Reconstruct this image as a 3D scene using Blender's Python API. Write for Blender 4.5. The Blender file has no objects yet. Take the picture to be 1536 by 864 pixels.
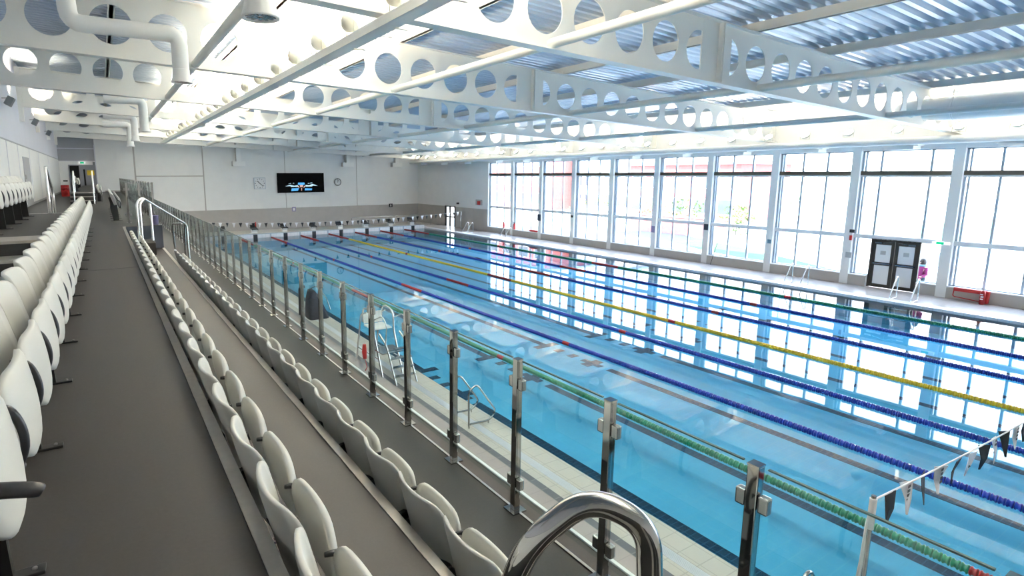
import bpy, bmesh, math, random
from mathutils import Vector, Matrix
random.seed(7)
SC = bpy.context.scene
COL = SC.collection
PI = math.pi
# ------------------------------------------------------------------ scale of the place (metres, water surface z = 0)
H = 5.143                     # eye height above the water
S = 1.0317                    # scale of the hall shell
Z3, Z2, Z1, Z4 = 3.853, 3.25, 2.68, 4.37      # walkway, middle tier, front tier, upper platform
XL, XR, YE, YB = -2.78, 29.3, 53.24, -9.0     # left wall, window wall, end wall, back wall
DZ = 0.1                      # pool deck
PX0, PX1, PY0, PY1 = 6.66, 26.6, -2.87, 47.13 # pool basin
PF = -0.86                    # pool floor
GZ = -0.2                     # ground outside
def hs(x, y, z): return (x*S, y*S, H+(z-H)*S)
def zh(z): return H+(z-H)*S
def zbot(X): return zh(7.88-.0435*(X/S))
def ztop(X): return zh(9.38-.053*(X/S))

# ------------------------------------------------------------------ materials
def mat(name, color, rough=.5, metal=0., noise=0., nscale=8., bump=0., bscale=40., emit=None, estr=0., spec=.5, coat=0.):
    m = bpy.data.materials.new(name); m.use_nodes = True
    nt = m.node_tree; b = nt.nodes['Principled BSDF']
    c = (*color, 1)
    b.inputs['Base Color'].default_value = c
    b.inputs['Roughness'].default_value = rough
    b.inputs['Metallic'].default_value = metal
    b.inputs['Specular IOR Level'].default_value = spec
    b.inputs['Coat Weight'].default_value = coat
    if noise or bump:
        tc = nt.nodes.new('ShaderNodeTexCoord')
    if noise:
        n = nt.nodes.new('ShaderNodeTexNoise'); n.inputs['Scale'].default_value = nscale; n.inputs['Detail'].default_value = 5
        nt.links.new(tc.outputs['Object'], n.inputs['Vector'])
        r = nt.nodes.new('ShaderNodeValToRGB')
        r.color_ramp.elements[0].position = .3; r.color_ramp.elements[1].position = .7
        r.color_ramp.elements[0].color = tuple(v*(1-noise) for v in color)+(1,)
        r.color_ramp.elements[1].color = tuple(min(1, v*(1+noise)) for v in color)+(1,)
        nt.links.new(n.outputs['Fac'], r.inputs['Fac']); nt.links.new(r.outputs['Color'], b.inputs['Base Color'])
    if bump:
        n2 = nt.nodes.new('ShaderNodeTexNoise'); n2.inputs['Scale'].default_value = bscale; n2.inputs['Detail'].default_value = 3
        nt.links.new(tc.outputs['Object'], n2.inputs['Vector'])
        bp = nt.nodes.new('ShaderNodeBump'); bp.inputs['Strength'].default_value = bump; bp.inputs['Distance'].default_value = .01
        nt.links.new(n2.outputs['Fac'], bp.inputs['Height']); nt.links.new(bp.outputs['Normal'], b.inputs['Normal'])
    if emit:
        b.inputs['Emission Color'].default_value = (*emit, 1); b.inputs['Emission Strength'].default_value = estr
    return m
def tile_mat(name, c1, c2, mortar, sx, sy, rough=.35, msize=.008, spec=.5):
    m = mat(name, c1, rough, spec=spec); nt = m.node_tree; b = nt.nodes['Principled BSDF']
    tc = nt.nodes.new('ShaderNodeTexCoord')
    br = nt.nodes.new('ShaderNodeTexBrick'); br.offset = 0; br.squash = 1
    br.inputs['Scale'].default_value = 1; br.inputs['Brick Width'].default_value = sx; br.inputs['Row Height'].default_value = sy
    br.inputs['Mortar Size'].default_value = msize; br.inputs['Color1'].default_value = (*c1, 1); br.inputs['Color2'].default_value = (*c2, 1)
    br.inputs['Mortar'].default_value = (*mortar, 1)
    nt.links.new(tc.outputs['Object'], br.inputs['Vector']); nt.links.new(br.outputs['Color'], b.inputs['Base Color'])
    return m
def glass_mat(name, tint, ior=1.45, rough=0., boost=1.):
    m = bpy.data.materials.new(name); m.use_nodes = True; nt = m.node_tree; nt.nodes.clear()
    out = nt.nodes.new('ShaderNodeOutputMaterial'); mx = nt.nodes.new('ShaderNodeMixShader')
    tr = nt.nodes.new('ShaderNodeBsdfTransparent'); gl = nt.nodes.new('ShaderNodeBsdfGlossy'); fr = nt.nodes.new('ShaderNodeFresnel')
    tr.inputs['Color'].default_value = (*tint, 1); gl.inputs['Roughness'].default_value = rough; fr.inputs['IOR'].default_value = ior
    ge = nt.nodes.new('ShaderNodeNewGeometry'); iv = nt.nodes.new('ShaderNodeMath'); iv.operation = 'SUBTRACT'; iv.inputs[0].default_value = 1
    mu = nt.nodes.new('ShaderNodeMath'); mu.operation = 'MULTIPLY'
    nt.links.new(ge.outputs['Backfacing'], iv.inputs[1]); nt.links.new(iv.outputs[0], mu.inputs[1]); nt.links.new(fr.outputs[0], mu.inputs[0])
    nt.links.new(mu.outputs[0], mx.inputs[0]); nt.links.new(tr.outputs[0], mx.inputs[1]); nt.links.new(gl.outputs[0], mx.inputs[2])
    nt.links.new(mx.outputs[0], out.inputs[0]); return m, nt, gl, fr
M = {}
M['seat'] = mat('white_plastic', (.60, .59, .55), .38, noise=.04, nscale=3)
M['arm'] = mat('charcoal_plastic', (.022, .022, .026), .35)
M['black'] = mat('black_steel', (.012, .012, .013), .45)
M['chrome'] = mat('polished_steel', (.44, .43, .41), .04, 1., noise=.05, nscale=2)
M['steel'] = mat('brushed_steel', (.48, .48, .47), .2, 1.)
M['railsteel'] = mat('satin_steel', (.86, .85, .82), .22, .9)
M['bolt'] = mat('bolt_steel', (.3, .29, .27), .4, 1.)
M['floor'] = mat('grey_vinyl', (.0255, .0225, .021), .55, noise=.10, nscale=60, bump=.05, bscale=300)
M['floordark'] = mat('dark_riser', (.035, .034, .034), .6)
M['trimalu'] = mat('aluminium_nosing', (.46, .43, .39), .42, .6, noise=.06, nscale=20)
M['white'] = mat('white_paint', (.84, .83, .81), .6, noise=.02, nscale=1.5)
M['wallcream'] = mat('cream_wall_paint', (.84, .835, .82), .6, noise=.02, nscale=1.2)
M['lilac'] = mat('pale_grey_wall_paint', (.68, .68, .74), .6, noise=.02, nscale=1)
M['grey'] = mat('grey_wall_paint', (.40, .40, .42), .6, noise=.03, nscale=1.5)
M['taupe'] = mat('taupe_wall_tile', (.44, .415, .39), .45, noise=.04, nscale=2)
M['steelwhite'] = mat('white_steel_paint', (.82, .81, .77), .42, noise=.015, nscale=1)
M['deckmetal'] = mat('galvanised_decking', (.50, .58, .69), .30, .28)  # blue in the base colour stands in for the pool's reflection
M['duct'] = mat('white_duct', (.90, .89, .86), .4)
M['darkbar'] = mat('bronze_window_bar', (.10, .085, .065), .45)
M['frame'] = mat('pale_window_frame', (.40, .46, .54), .4)
M['framewhite'] = mat('white_window_frame', (.78, .78, .79), .4)
M['poolfloor'] = tile_mat('pale_blue_pool_tile', (.10, .40, .63), (.105, .415, .65), (.13, .43, .64), .25, .25, .9, spec=0)
M['navytile'] = tile_mat('navy_pool_tile', (.008, .03, .07), (.012, .04, .08), (.03, .09, .16), .25, .12, .9, spec=0)
M['decktile'] = tile_mat('beige_deck_tile', (.55, .515, .46), (.57, .53, .47), (.44, .41, .37), .3, .3)
M['decktileR'] = tile_mat('mauve_deck_tile', (.42, .36, .35), (.44, .38, .36), (.38, .33, .32), .3, .3, .25)
M['edge'] = tile_mat('white_edge_tile', (.78, .77, .80), (.80, .79, .82), (.62, .6, .62), .3, .3, .25)
M['darktile'] = tile_mat('slate_tile', (.10, .10, .115), (.13, .13, .145), (.2, .2, .2), .3, .3)
M['grate'] = mat('white_grating', (.70, .72, .76), .4)
M['navy'] = mat('navy_panel', (.03, .045, .085), .5)
M['red'] = mat('red_plastic', (.50, .02, .02), .4)
M['redfloat'] = mat('red_float', (.36, .012, .015), .35)
M['greenfloat'] = mat('green_float', (.006, .22, .11), .35)
M['bluefloat'] = mat('blue_float', (.012, .04, .36), .35)
M['yellowfloat'] = mat('yellow_float', (.78, .56, .03), .35)
M['cord'] = mat('white_cord', (.75, .75, .76), .6)
M['flagblack'] = mat('black_flag', (.012, .015, .022), .6)
M['flagwhite'] = mat('white_flag', (.82, .82, .86), .6)
M['slate'] = mat('slate_box', (.05, .06, .085), .55)
M['cover'] = mat('dark_blue_cover', (.022, .028, .05), .6, noise=.2, nscale=10)
M['purple'] = mat('lilac_plastic', (.28, .25, .42), .5)
M['door'] = mat('grey_door', (.27, .28, .31), .5)
M['doorbrown'] = mat('dark_bronze_door', (.035, .030, .024), .45)
M['panelwhite'] = mat('frosted_panel', (.86, .87, .88), .5)
M['notice'] = mat('grey_notice', (.45, .45, .46), .6)
M['hole'] = mat('dark_opening', (.004, .004, .005), .8)
M['yellow'] = mat('yellow_sign', (.75, .52, .02), .5)
M['exitgreen'] = mat('exit_sign_green', (.0, .45, .22), .4, emit=(.0, .5, .2), estr=.15)
M['exitwhite'] = mat('exit_sign_white', (.9, .9, .9), .4, emit=(1, 1, 1), estr=.15)
M['ink'] = mat('dark_ink', (.02, .02, .025), .5)
M['clockface'] = mat('clock_face', (.80, .80, .80), .4)
M['screen'] = mat('black_screen', (.004, .004, .005), .7, spec=.1)
M['scrblue'] = mat('screen_blue', (.02, .12, .3), .4, emit=(.06, .35, .8), estr=.25)
M['scrwhite'] = mat('screen_white', (.3, .4, .45), .4, emit=(.6, .85, 1.), estr=.18)
M['scrskin'] = mat('screen_skin', (.5, .3, .25), .4, emit=(.55, .3, .25), estr=.15)
M['lamp'] = mat('lit_lamp', (1, .95, .85), .4, emit=(1, .90, .72), estr=9)
M['lampbody'] = mat('lamp_housing', (.66, .64, .56), .45)
M['speaker'] = mat('grey_speaker', (.20, .21, .22), .5)
M['brick'] = mat('red_brick', (.30, .085, .08), .8, noise=.15, nscale=3)
M['brickpale'] = mat('pale_render', (.70, .66, .62), .8)
M['roofblue'] = mat('blue_roof', (.22, .30, .42), .6)
M['darkglass'] = mat('dark_building_glass', (.05, .06, .08), .1)
M['grass'] = mat('grass', (.028, .085, .03), .9, noise=.25, nscale=2)
M['grassdry'] = mat('pale_paving', (.50, .48, .44), .9, noise=.06, nscale=1)
M['path_and_shade'] = mat('asphalt_and_shade', (.028, .036, .055), .85, noise=.1, nscale=3)  # road asphalt, also colours the painted shadow patch outside
M['leaf'] = mat('green_leaves', (.05, .09, .02), .8, noise=.4, nscale=4)
M['leaflight'] = mat('yellow_green_leaves', (.20, .22, .08), .8, noise=.3, nscale=4)
M['leafred'] = mat('russet_leaves', (.30, .07, .04), .8, noise=.3, nscale=4)
M['skin'] = mat('skin', (.52, .33, .25), .5)
M['hair'] = mat('dark_hair', (.02, .013, .01), .6)
M['pink'] = mat('magenta_jacket', (.22, .012, .10), .7)
M['dark'] = mat('dark_cloth', (.02, .035, .05), .8)
M['lightblue'] = mat('pale_blue_hood', (.13, .25, .32), .8)
M['glass'], _, _, _ = glass_mat('clear_glass', (.915, .97, .965), 1.8)
M['winglass'], _, _, _ = glass_mat('window_glass', (.97, .985, .99), 1.25)
wm, nt, gl, fr = glass_mat('pool_water', (.86, .965, .985), 1.33, .0)
tc = nt.nodes.new('ShaderNodeTexCoord'); mp = nt.nodes.new('ShaderNodeMapping'); mp.inputs['Scale'].default_value = (1, .55, 1)
n1 = nt.nodes.new('ShaderNodeTexNoise'); n1.inputs['Scale'].default_value = .9; n1.inputs['Detail'].default_value = 2.5; n1.inputs['Roughness'].default_value = .45
bp_ = nt.nodes.new('ShaderNodeBump'); bp_.inputs['Strength'].default_value = .12; bp_.inputs['Distance'].default_value = .012
nt.links.new(tc.outputs['Object'], mp.inputs[0]); nt.links.new(mp.outputs[0], n1.inputs['Vector'])
nt.links.new(n1.outputs['Fac'], bp_.inputs['Height'])
nt.links.new(bp_.outputs['Normal'], gl.inputs['Normal']); nt.links.new(bp_.outputs['Normal'], fr.inputs['Normal'])
M['water'] = wm

# ------------------------------------------------------------------ mesh building
class MB:
    def __init__(s): s.v = []; s.f = []; s.sm = []
    def add(s, vs, fs, smooth=False):
        o = len(s.v); s.v += [tuple(p) for p in vs]
        for f in fs: s.f.append(tuple(i+o for i in f)); s.sm.append(smooth)
        return s
    def box(s, x0, x1, y0, y1, z0, z1):
        x0, x1 = min(x0, x1), max(x0, x1); y0, y1 = min(y0, y1), max(y0, y1); z0, z1 = min(z0, z1), max(z0, z1)
        return s.add([(x0,y0,z0),(x1,y0,z0),(x1,y1,z0),(x0,y1,z0),(x0,y0,z1),(x1,y0,z1),(x1,y1,z1),(x0,y1,z1)],
                     [(0,3,2,1),(4,5,6,7),(0,1,5,4),(1,2,6,5),(2,3,7,6),(3,0,4,7)])
    def hexa(s, p): # 8 points, bottom ring then top ring
        return s.add(p, [(0,3,2,1),(4,5,6,7),(0,1,5,4),(1,2,6,5),(2,3,7,6),(3,0,4,7)])
    def bar(s, a, b, w, h, up=(0,0,1)):
        a = Vector(a); b = Vector(b); d = (b-a).normalized(); u = Vector(up)
        if abs(d.dot(u)) > .98: u = Vector((1,0,0))
        r = d.cross(u).normalized()*w/2; t = r.cross(d).normalized()*h/2
        return s.hexa([a-r-t, a+r-t, a+r+t, a-r+t, b-r-t, b+r-t, b+r+t, b-r+t])
    def tube(s, pts, r, n=10, caps=True, closed=False):
        P = [Vector(p) for p in pts]; rad = r if isinstance(r, (list, tuple)) else [r]*len(P)
        m = len(P); t0 = (P[1]-P[0]).normalized(); ref = Vector((0,0,1)) if abs(t0.z) < .9 else Vector((1,0,0))
        u = t0.cross(ref).normalized(); vs = []
        prev = t0
        for i in range(m):
            if closed: t = (P[(i+1)%m]-P[i-1]).normalized()
            elif i == 0: t = t0
            elif i == m-1: t = (P[-1]-P[-2]).normalized()
            else: t = ((P[i]-P[i-1]).normalized()+(P[i+1]-P[i]).normalized()).normalized()
            q = prev.rotation_difference(t); u = (q @ u); u = (u-t*u.dot(t)).normalized(); prev = t
            w = t.cross(u)
            for k in range(n):
                a = 2*PI*k/n; vs.append(P[i]+(u*math.cos(a)+w*math.sin(a))*rad[i])
        fs = []
        for i in range(m if closed else m-1):
            j = (i+1) % m
            for k in range(n): fs.append((i*n+k, i*n+(k+1)%n, j*n+(k+1)%n, j*n+k))
        s.add(vs, fs, True)
        if caps and not closed:
            s.add(vs[:n], [tuple(range(n-1,-1,-1))]); s.add(vs[-n:], [tuple(range(n))])
        return s
    def lathe(s, prof, n=16, c=(0,0,0), axis='z', smooth=True):
        vs = []
        for r, h in prof:
            for k in range(n):
                a = 2*PI*k/n; x, y = r*math.cos(a), r*math.sin(a)
                p = (x, y, h) if axis == 'z' else ((x, h, y) if axis == 'y' else (h, x, y))
                vs.append((p[0]+c[0], p[1]+c[1], p[2]+c[2]))
        fs = []
        for i in range(len(prof)-1):
            for k in range(n): fs.append((i*n+k, i*n+(k+1)%n, (i+1)*n+(k+1)%n, (i+1)*n+k))
        if prof[0][0] > 1e-5: fs.append(tuple(range(n)))
        if prof[-1][0] > 1e-5: fs.append(tuple((len(prof)-1)*n+k for k in range(n)))
        return s.add(vs, fs, smooth)
    def prism(s, poly, a0, a1, axis='y'): # polygon in the two other axes
        n = len(poly)
        def P(p, a): return (p[0], a, p[1]) if axis == 'y' else ((a, p[0], p[1]) if axis == 'x' else (p[0], p[1], a))
        vs = [P(p, a0) for p in poly]+[P(p, a1) for p in poly]
        return s.add(vs, [tuple(range(n-1,-1,-1)), tuple(range(n, 2*n))]+[(i, (i+1)%n, n+(i+1)%n, n+i) for i in range(n)])
    def sphere(s, c, r, n=10, m=7):
        return s.lathe([(max(1e-4, r*math.sin(PI*i/m)), -r*math.cos(PI*i/m)) for i in range(m+1)], n, c)
    def mesh(s, name, m, bevel=0):
        me = bpy.data.meshes.new(name); me.from_pydata(s.v, [], s.f); me.update()
        bm = bmesh.new(); bm.from_mesh(me)
        bmesh.ops.recalc_face_normals(bm, faces=bm.faces)
        for f, q in zip(bm.faces, s.sm): f.smooth = q
        if bevel:
            bmesh.ops.bevel(bm, geom=list(bm.edges), offset=bevel, segments=2, affect='EDGES', profile=.6, clamp_overlap=True)
        bm.to_mesh(me); bm.free()
        me.materials.append(M[m] if isinstance(m, str) else m); return me
    def build(s, name, m, parent=None, bevel=0, loc=(0,0,0)):
        o = bpy.data.objects.new(name, s.mesh(name, m, bevel)); COL.objects.link(o); o.parent = parent; o.location = loc
        return o
def tag(o, label, cat, group=None, kind=None):
    o['label'] = label; o['category'] = cat
    if group: o['group'] = group
    if kind: o['kind'] = kind
    return o
def thing(name, label, cat, loc=(0,0,0), rz=0, group=None):
    o = bpy.data.objects.new(name, None); COL.objects.link(o); o.location = loc; o.rotation_euler = (0,0,rz)
    o.empty_display_size = .1
    return tag(o, label, cat, group)
def struct(o): o['kind'] = 'structure'; return o
def dup(root, loc, rz=None, label=None, group=None, skip=()):
    r = root.copy(); COL.objects.link(r); r.location = loc
    if rz is not None: r.rotation_euler = (0,0,rz)
    if label: r['label'] = label
    if group: r['group'] = group
    for ch in root.children:
        if ch.name.split('.')[0] in skip: continue
        c = ch.copy(); COL.objects.link(c); c.parent = r
        for g in ch.children:
            d = g.copy(); COL.objects.link(d); d.parent = c
    return r
UN = ['', 'first','second','third','fourth','fifth','sixth','seventh','eighth','ninth','tenth','eleventh','twelfth','thirteenth','fourteenth','fifteenth','sixteenth','seventeenth','eighteenth','nineteenth']
TE = {2:'twent',3:'thirt',4:'fort',5:'fift',6:'sixt',7:'sevent',8:'eight',9:'ninet'}
def nth(i):
    if i < 20: return UN[i]
    t, u = divmod(i, 10)
    return TE[t]+('ieth' if u == 0 else 'y-'+UN[u])

# ------------------------------------------------------------------ camera
FPX, CXP, CYP, YAW, PIT, ROL = 836.58, 654.18, 395.85, .5350, .1587, -.0033
f_ = Vector((math.sin(YAW)*math.cos(PIT), math.cos(YAW)*math.cos(PIT), -math.sin(PIT)))
r_ = Vector((math.cos(YAW), -math.sin(YAW), 0)); u_ = r_.cross(f_)
r2 = r_*math.cos(ROL)+u_*math.sin(ROL); u2 = -r_*math.sin(ROL)+u_*math.cos(ROL)
cd = bpy.data.cameras.new('camera'); cam = bpy.data.objects.new('camera', cd); COL.objects.link(cam)
cam.matrix_world = Matrix(((r2.x,u2.x,-f_.x,0),(r2.y,u2.y,-f_.y,0),(r2.z,u2.z,-f_.z,H),(0,0,0,1)))
cd.sensor_fit = 'HORIZONTAL'; cd.sensor_width = 36; cd.lens = FPX/1536*36
cd.shift_x = (768-CXP)/1536; cd.shift_y = (CYP-432)/1536
cd.clip_start = .05; cd.clip_end = 600
SC.camera = cam
def project(p):
    q = Vector(p)-Vector((0,0,H)); z = q.dot(f_)
    return (CXP+FPX*q.dot(r2)/z, CYP-FPX*q.dot(u2)/z) if z > .01 else (-9999, -9999)

# ================================================================== SETTING: floors, walls
b = MB()
b.box(-5, 2.62, YB, YE, -.3, Z1)                       # front tier
b.box(-5, 1.27, YB, YE, Z1-.01, Z2)                    # middle tier
b.box(-5, .40, YB, YE, Z2-.01, Z3)                     # walkway
b.box(.39, 1.27, 16.3, YE, Z2-.01, Z3)                 # walkway widened beyond the stair
for k, (z, y0) in enumerate(((Z4, 8.3), (Z3+.345, 7.82), (Z3+.172, 7.36))):
    b.box(XL-.1, -.66, y0, 14.2 if k == 0 else 9.5, Z3-.01, z)
for k, (z, y0) in enumerate(((Z4, 31.0), (Z3+.345, 30.7), (Z3+.172, 30.4))):
    b.box(-1.30, -.30, y0, 33.0, Z3-.01, z)
b.box(-1.30, -.30, 32.9, YE, Z3-.01, Z4)
struct(b.build('floor_seating_tiers', 'floor'))
b = MB(); b.box(.362, .418, YB, 16.3, Z2+.02, Z3+.006); b.box(.39,.44,16.28,16.34,Z2+.02,Z3+.006)
struct(b.build('trim_1', 'trimalu'))
b = MB(); b.box(1.232, 1.29, YB, 16.3, Z1+.02, Z2+.006); struct(b.build('trim_2', 'trimalu'))
b = MB(); b.box(2.606, 2.632, YB, YE, Z1-.04, Z1+.014); struct(b.build('trim_3', 'framewhite'))
b = MB()
for (z, y0, d) in ((Z4, 8.3, .62), (Z3+.345, 7.82, .46), (Z3+.172, 7.36, .44)): b.box(XL, -.70, y0-.015, y0+d-.02, z-.03, z+.004)
for (z, y0) in ((Z4, 31.0), (Z3+.345, 30.7), (Z3+.172, 30.4)): b.box(-1.30, -.30, y0-.01, y0+.07, z-.035, z+.004)
b.box(XL, -.70, 14.12, 14.215, Z4-.03, Z4+.004); b.box(-1.70, -1.64, 9.1, 14.2, Z4-.01, Z4+.03)
struct(b.build('trim_4', 'trimalu'))
b = MB()
for (z0, z1, y0) in ((Z3+.345, Z4-.03, 8.3), (Z3+.172, Z3+.315, 7.82), (Z3, Z3+.142, 7.36)): b.box(XL, -.67, y0-.006, y0+.02, z0, z1)
for (z0, z1, y0) in ((Z3+.345, Z4-.035, 31.0), (Z3+.172, Z3+.31, 30.7), (Z3, Z3+.137, 30.4)): b.box(-1.295, -.305, y0-.006, y0+.02, z0, z1)
struct(b.build('trim_5', 'floordark'))
b = MB(); b.box(.43, 1.272, 16.285, 16.30, Z2, Z3-.01); struct(b.build('trim_6', 'slate'))
# floor joint across the walkway
b = MB(); b.box(-.62, .36, 8.94, 8.955, Z3-.005, Z3+.0015); struct(b.build('trim_7', 'floordark'))

# deck
def strip(name, m, *boxes):
    q = MB()
    for x0, x1, y0, y1, z0, z1 in boxes: q.box(x0, x1, y0, y1, z0, z1)
    return struct(q.build(name, m))
strip('floor_deck_edge', 'decktileR', (2.6, 5.70, YB, YE, -.3, DZ))
strip('floor_deck', 'decktile', (5.84, 6.06, YB, YE, -.3, DZ), (6.24, PX0, YB, YE, -.3, DZ),
      (5.70, 5.84, YB, YE, -.3, DZ-.012), (6.06, 6.24, YB, YE, -.3, DZ-.012),
      (PX0, XR+.2, PY1+1.9, YE, -.3, DZ), (PX0, PX1, YB, PY0, -.3, DZ))
strip('trim_8', 'darktile', (5.70, 5.84, YB, YE, DZ-.012, DZ+.001))
q = MB()
for i in range(int((YE-YB)/.3)):
    y = YB+.3*i; q.box(6.06, 6.24, y, y+.29, DZ-.012, DZ-.006)
for k in range(7): q.box(6.068+.024*k, 6.082+.024*k, YB, YE, DZ-.008, DZ+.002)
struct(q.build('trim_9', 'grate'))
strip('floor_deck_right', 'decktileR', (PX1+.55, XR+.2, YB, PY1+1.9, -.3, DZ))
strip('trim_10', 'edge', (PX1, PX1+.55, YB, PY1+1.9, -.3, DZ+.004))
strip('trim_11', 'edge', (PX0-.0, PX1, PY1+.0, PY1+1.9, -.3, .33))
strip('trim_12', 'decktile', (PX0, PX1-.9, PY1-.03, PY1+1.9, .33, .39))

# pool basin
b = MB(); b.box(PX0, PX1, PY0, PY1, PF-.1, PF)
b.box(PX0-.1, PX0, PY0, PY1, PF, .0); b.box(PX1, PX1+.1, PY0, PY1, PF, .0); b.box(PX0, PX1, PY0-.1, PY0, PF, 0); b.box(PX0, PX1, PY1, PY1+.1, PF, 0)
struct(b.build('floor_pool_basin', 'poolfloor'))
b = MB()
for k in range(8):
    x = 6.815+1.25+2.5*k
    if x > PX1-.3: continue
    b.box(x-.125, x+.125, PY0+2, 11.55, PF, PF+.004); b.box(x-.125, x+.125, 14.35, PY1-2, PF, PF+.004)
    b.box(x-.125, x+.125, 11.85, 12.65, PF, PF+.004); b.box(x-.36, x+.36, 12.08, 12.40, PF, PF+.0045); b.box(x-.5, x+.5, 14.28, 14.56, PF, PF+.0045)
    for yq in (13.1, 13.75): b.box(x-.17, x+.17, yq-.13, yq+.13, PF, PF+.004)
    b.box(x-.5, x+.5, PY1-2, PY1-1.75, PF, PF+.004); b.box(x-.5, x+.5, PY0+1.75, PY0+2, PF, PF+.004)
    b.box(x-.125, x+.125, PY1-.012, PY1-.002, PF, -.02)
b.box(PX0+.002, PX0+.012, PY0, PY1, -.16, DZ-.005)
b.box(PX0+.01, PX0+.13, PY0, PY1, -.22, -.2)
struct(b.build('trim_13', 'navytile'))
b = MB(); nx, ny = 20, 40
b.add([(PX0+(PX1-PX0)*i/nx, PY0+(PY1-PY0)*j/ny, 0) for j in range(ny+1) for i in range(nx+1)],
      [(j*(nx+1)+i, j*(nx+1)+i+1, (j+1)*(nx+1)+i+1, (j+1)*(nx+1)+i) for j in range(ny) for i in range(nx)], True)
w = b.build('pool_water', 'water'); tag(w, 'calm clear blue water filling the swimming pool', 'water', kind='stuff')

# left wall
b = MB(); b.box(XL-.2, XL, YB, YE, Z3-.2, 6.41); struct(b.build('wall_left', 'wallcream'))
b = MB(); b.box(XL-.2, XL-.01, YB, YE, 6.41, 11); struct(b.build('wall_left_upper', 'lilac'))
b = MB(); b.box(XL-.02, XL+.03, YB, YE, 6.385, 6.43); struct(b.build('trim_14', 'grey'))
b = MB()
for y in (13.5, 17.1, 20.6, 24.9, 28.0, 32.2, 36.6, 43.0): b.box(XL-.01, XL+.012, y, y+.09, Z3, 6.385)
struct(b.build('trim_15', 'lilac'))
b = MB(); b.box(XL, XL+.02, 14.2, YE, Z3, Z3+.10); struct(b.build('baseboard_left', 'grey'))
# end wall
EWX = -.30
b = MB(); b.box(EWX, XR+.2, YE, YE+.2, -.3, 10.6); struct(b.build('wall_end', 'wallcream'))
zp = 2.06
b = MB(); b.box(2.6, XR+.01, YE-.012, YE+.05, -.1, zp); struct(b.build('trim_16', 'taupe'))
b = MB(); b.box(XL-.2, EWX, YE, YE+.2, Z3-.2, 6.30); struct(b.build('wall_end_left', 'wallcream'))
b = MB(); b.box(XL-.2, EWX, YE, YE+.2, 6.30, 10.8); struct(b.build('wall_end_left_upper', 'grey'))
b = MB(); b.box(XL, EWX, YE-.05, YE, 7.25, 7.31); b.box(XL,EWX,YE-.03,YE,6.28,6.33); b.box(EWX-.04,EWX+.04,YE-.06,YE,Z3,7.6)
struct(b.build('trim_17', 'lilac'))
b = MB()
for x, w_ in ((2.40, .12), (7.72, .10), (14.95, .05), (22.2, .05)): b.box(x, x+w_, YE-.02, YE, Z3 if x < 3 else .2, 9.2)
b.box(2.5, 7.72, YE-.015, YE, 5.05, 5.13); b.box(.2, 2.3, YE-.03, YE, Z3, Z3+.1)
struct(b.build('trim_18', 'taupe'))
# back wall (behind the photographer)
b = MB(); b.box(XL-.2, XR+.2, YB-.2, YB, -.3, 11); struct(b.build('wall_back', 'wallcream'))

# window wall
SILL, HEAD = .58, 6.12
COLS = [8.75+3.534*k for k in range(-5, 10)]           # column centres
WEND = COLS[-1]+.0
b = MB()
b.box(XR, XR+.35, YB, YE, HEAD, 9.6)
b.box(XR, XR+.35, COLS[-1]-.17, 44.3*S, -.3, HEAD); b.box(XR, XR+.35, 46.15*S, YE, -.3, HEAD); b.box(XR, XR+.35, 44.3*S, 46.15*S, 2.1, HEAD)
door_bay = 5                                           # bay with the double door
DY0, DY1 = 9.30*S*1.003, 11.05*S
for i in range(len(COLS)-1):
    y0, y1 = COLS[i]+.17, COLS[i+1]-.17
    if i == door_bay: b.box(XR, XR+.35, y0, DY0-.02, -.3, SILL); b.box(XR, XR+.35, DY1+.02, y1, -.3, SILL)
    else: b.box(XR, XR+.35, y0, y1, -.3, SILL)
b.box(XR, XR+.35, YB, COLS[0]+.17, -.3, HEAD)
struct(b.build('wall_right', 'wallcream'))
b = MB()
for i in range(len(COLS)-1):
    y0, y1 = COLS[i]+.17, COLS[i+1]-.17
    if i == door_bay: b.box(XR-.012, XR, y0-.34, DY0-.02, -.1, SILL-.01); b.box(XR-.012, XR, DY1+.02, y1, -.1, SILL-.01)
    else: b.box(XR-.012, XR, y0-.34, y1, -.1, SILL-.01)
Dd0, Dd1 = 44.3*S, 46.15*S
b.box(XR-.012, XR, COLS[-1]-.17, Dd0, -.1, zp); b.box(XR-.012, XR, Dd1, YE, -.1, zp)
struct(b.build('trim_19', 'taupe'))
for i, y in enumerate(COLS[1:-1]):
    b = MB(); b.box(XR-.02, XR+.35, y-.17, y+.17, DZ-.3, HEAD+.1); struct(b.build('wall_column', 'white'))
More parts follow.
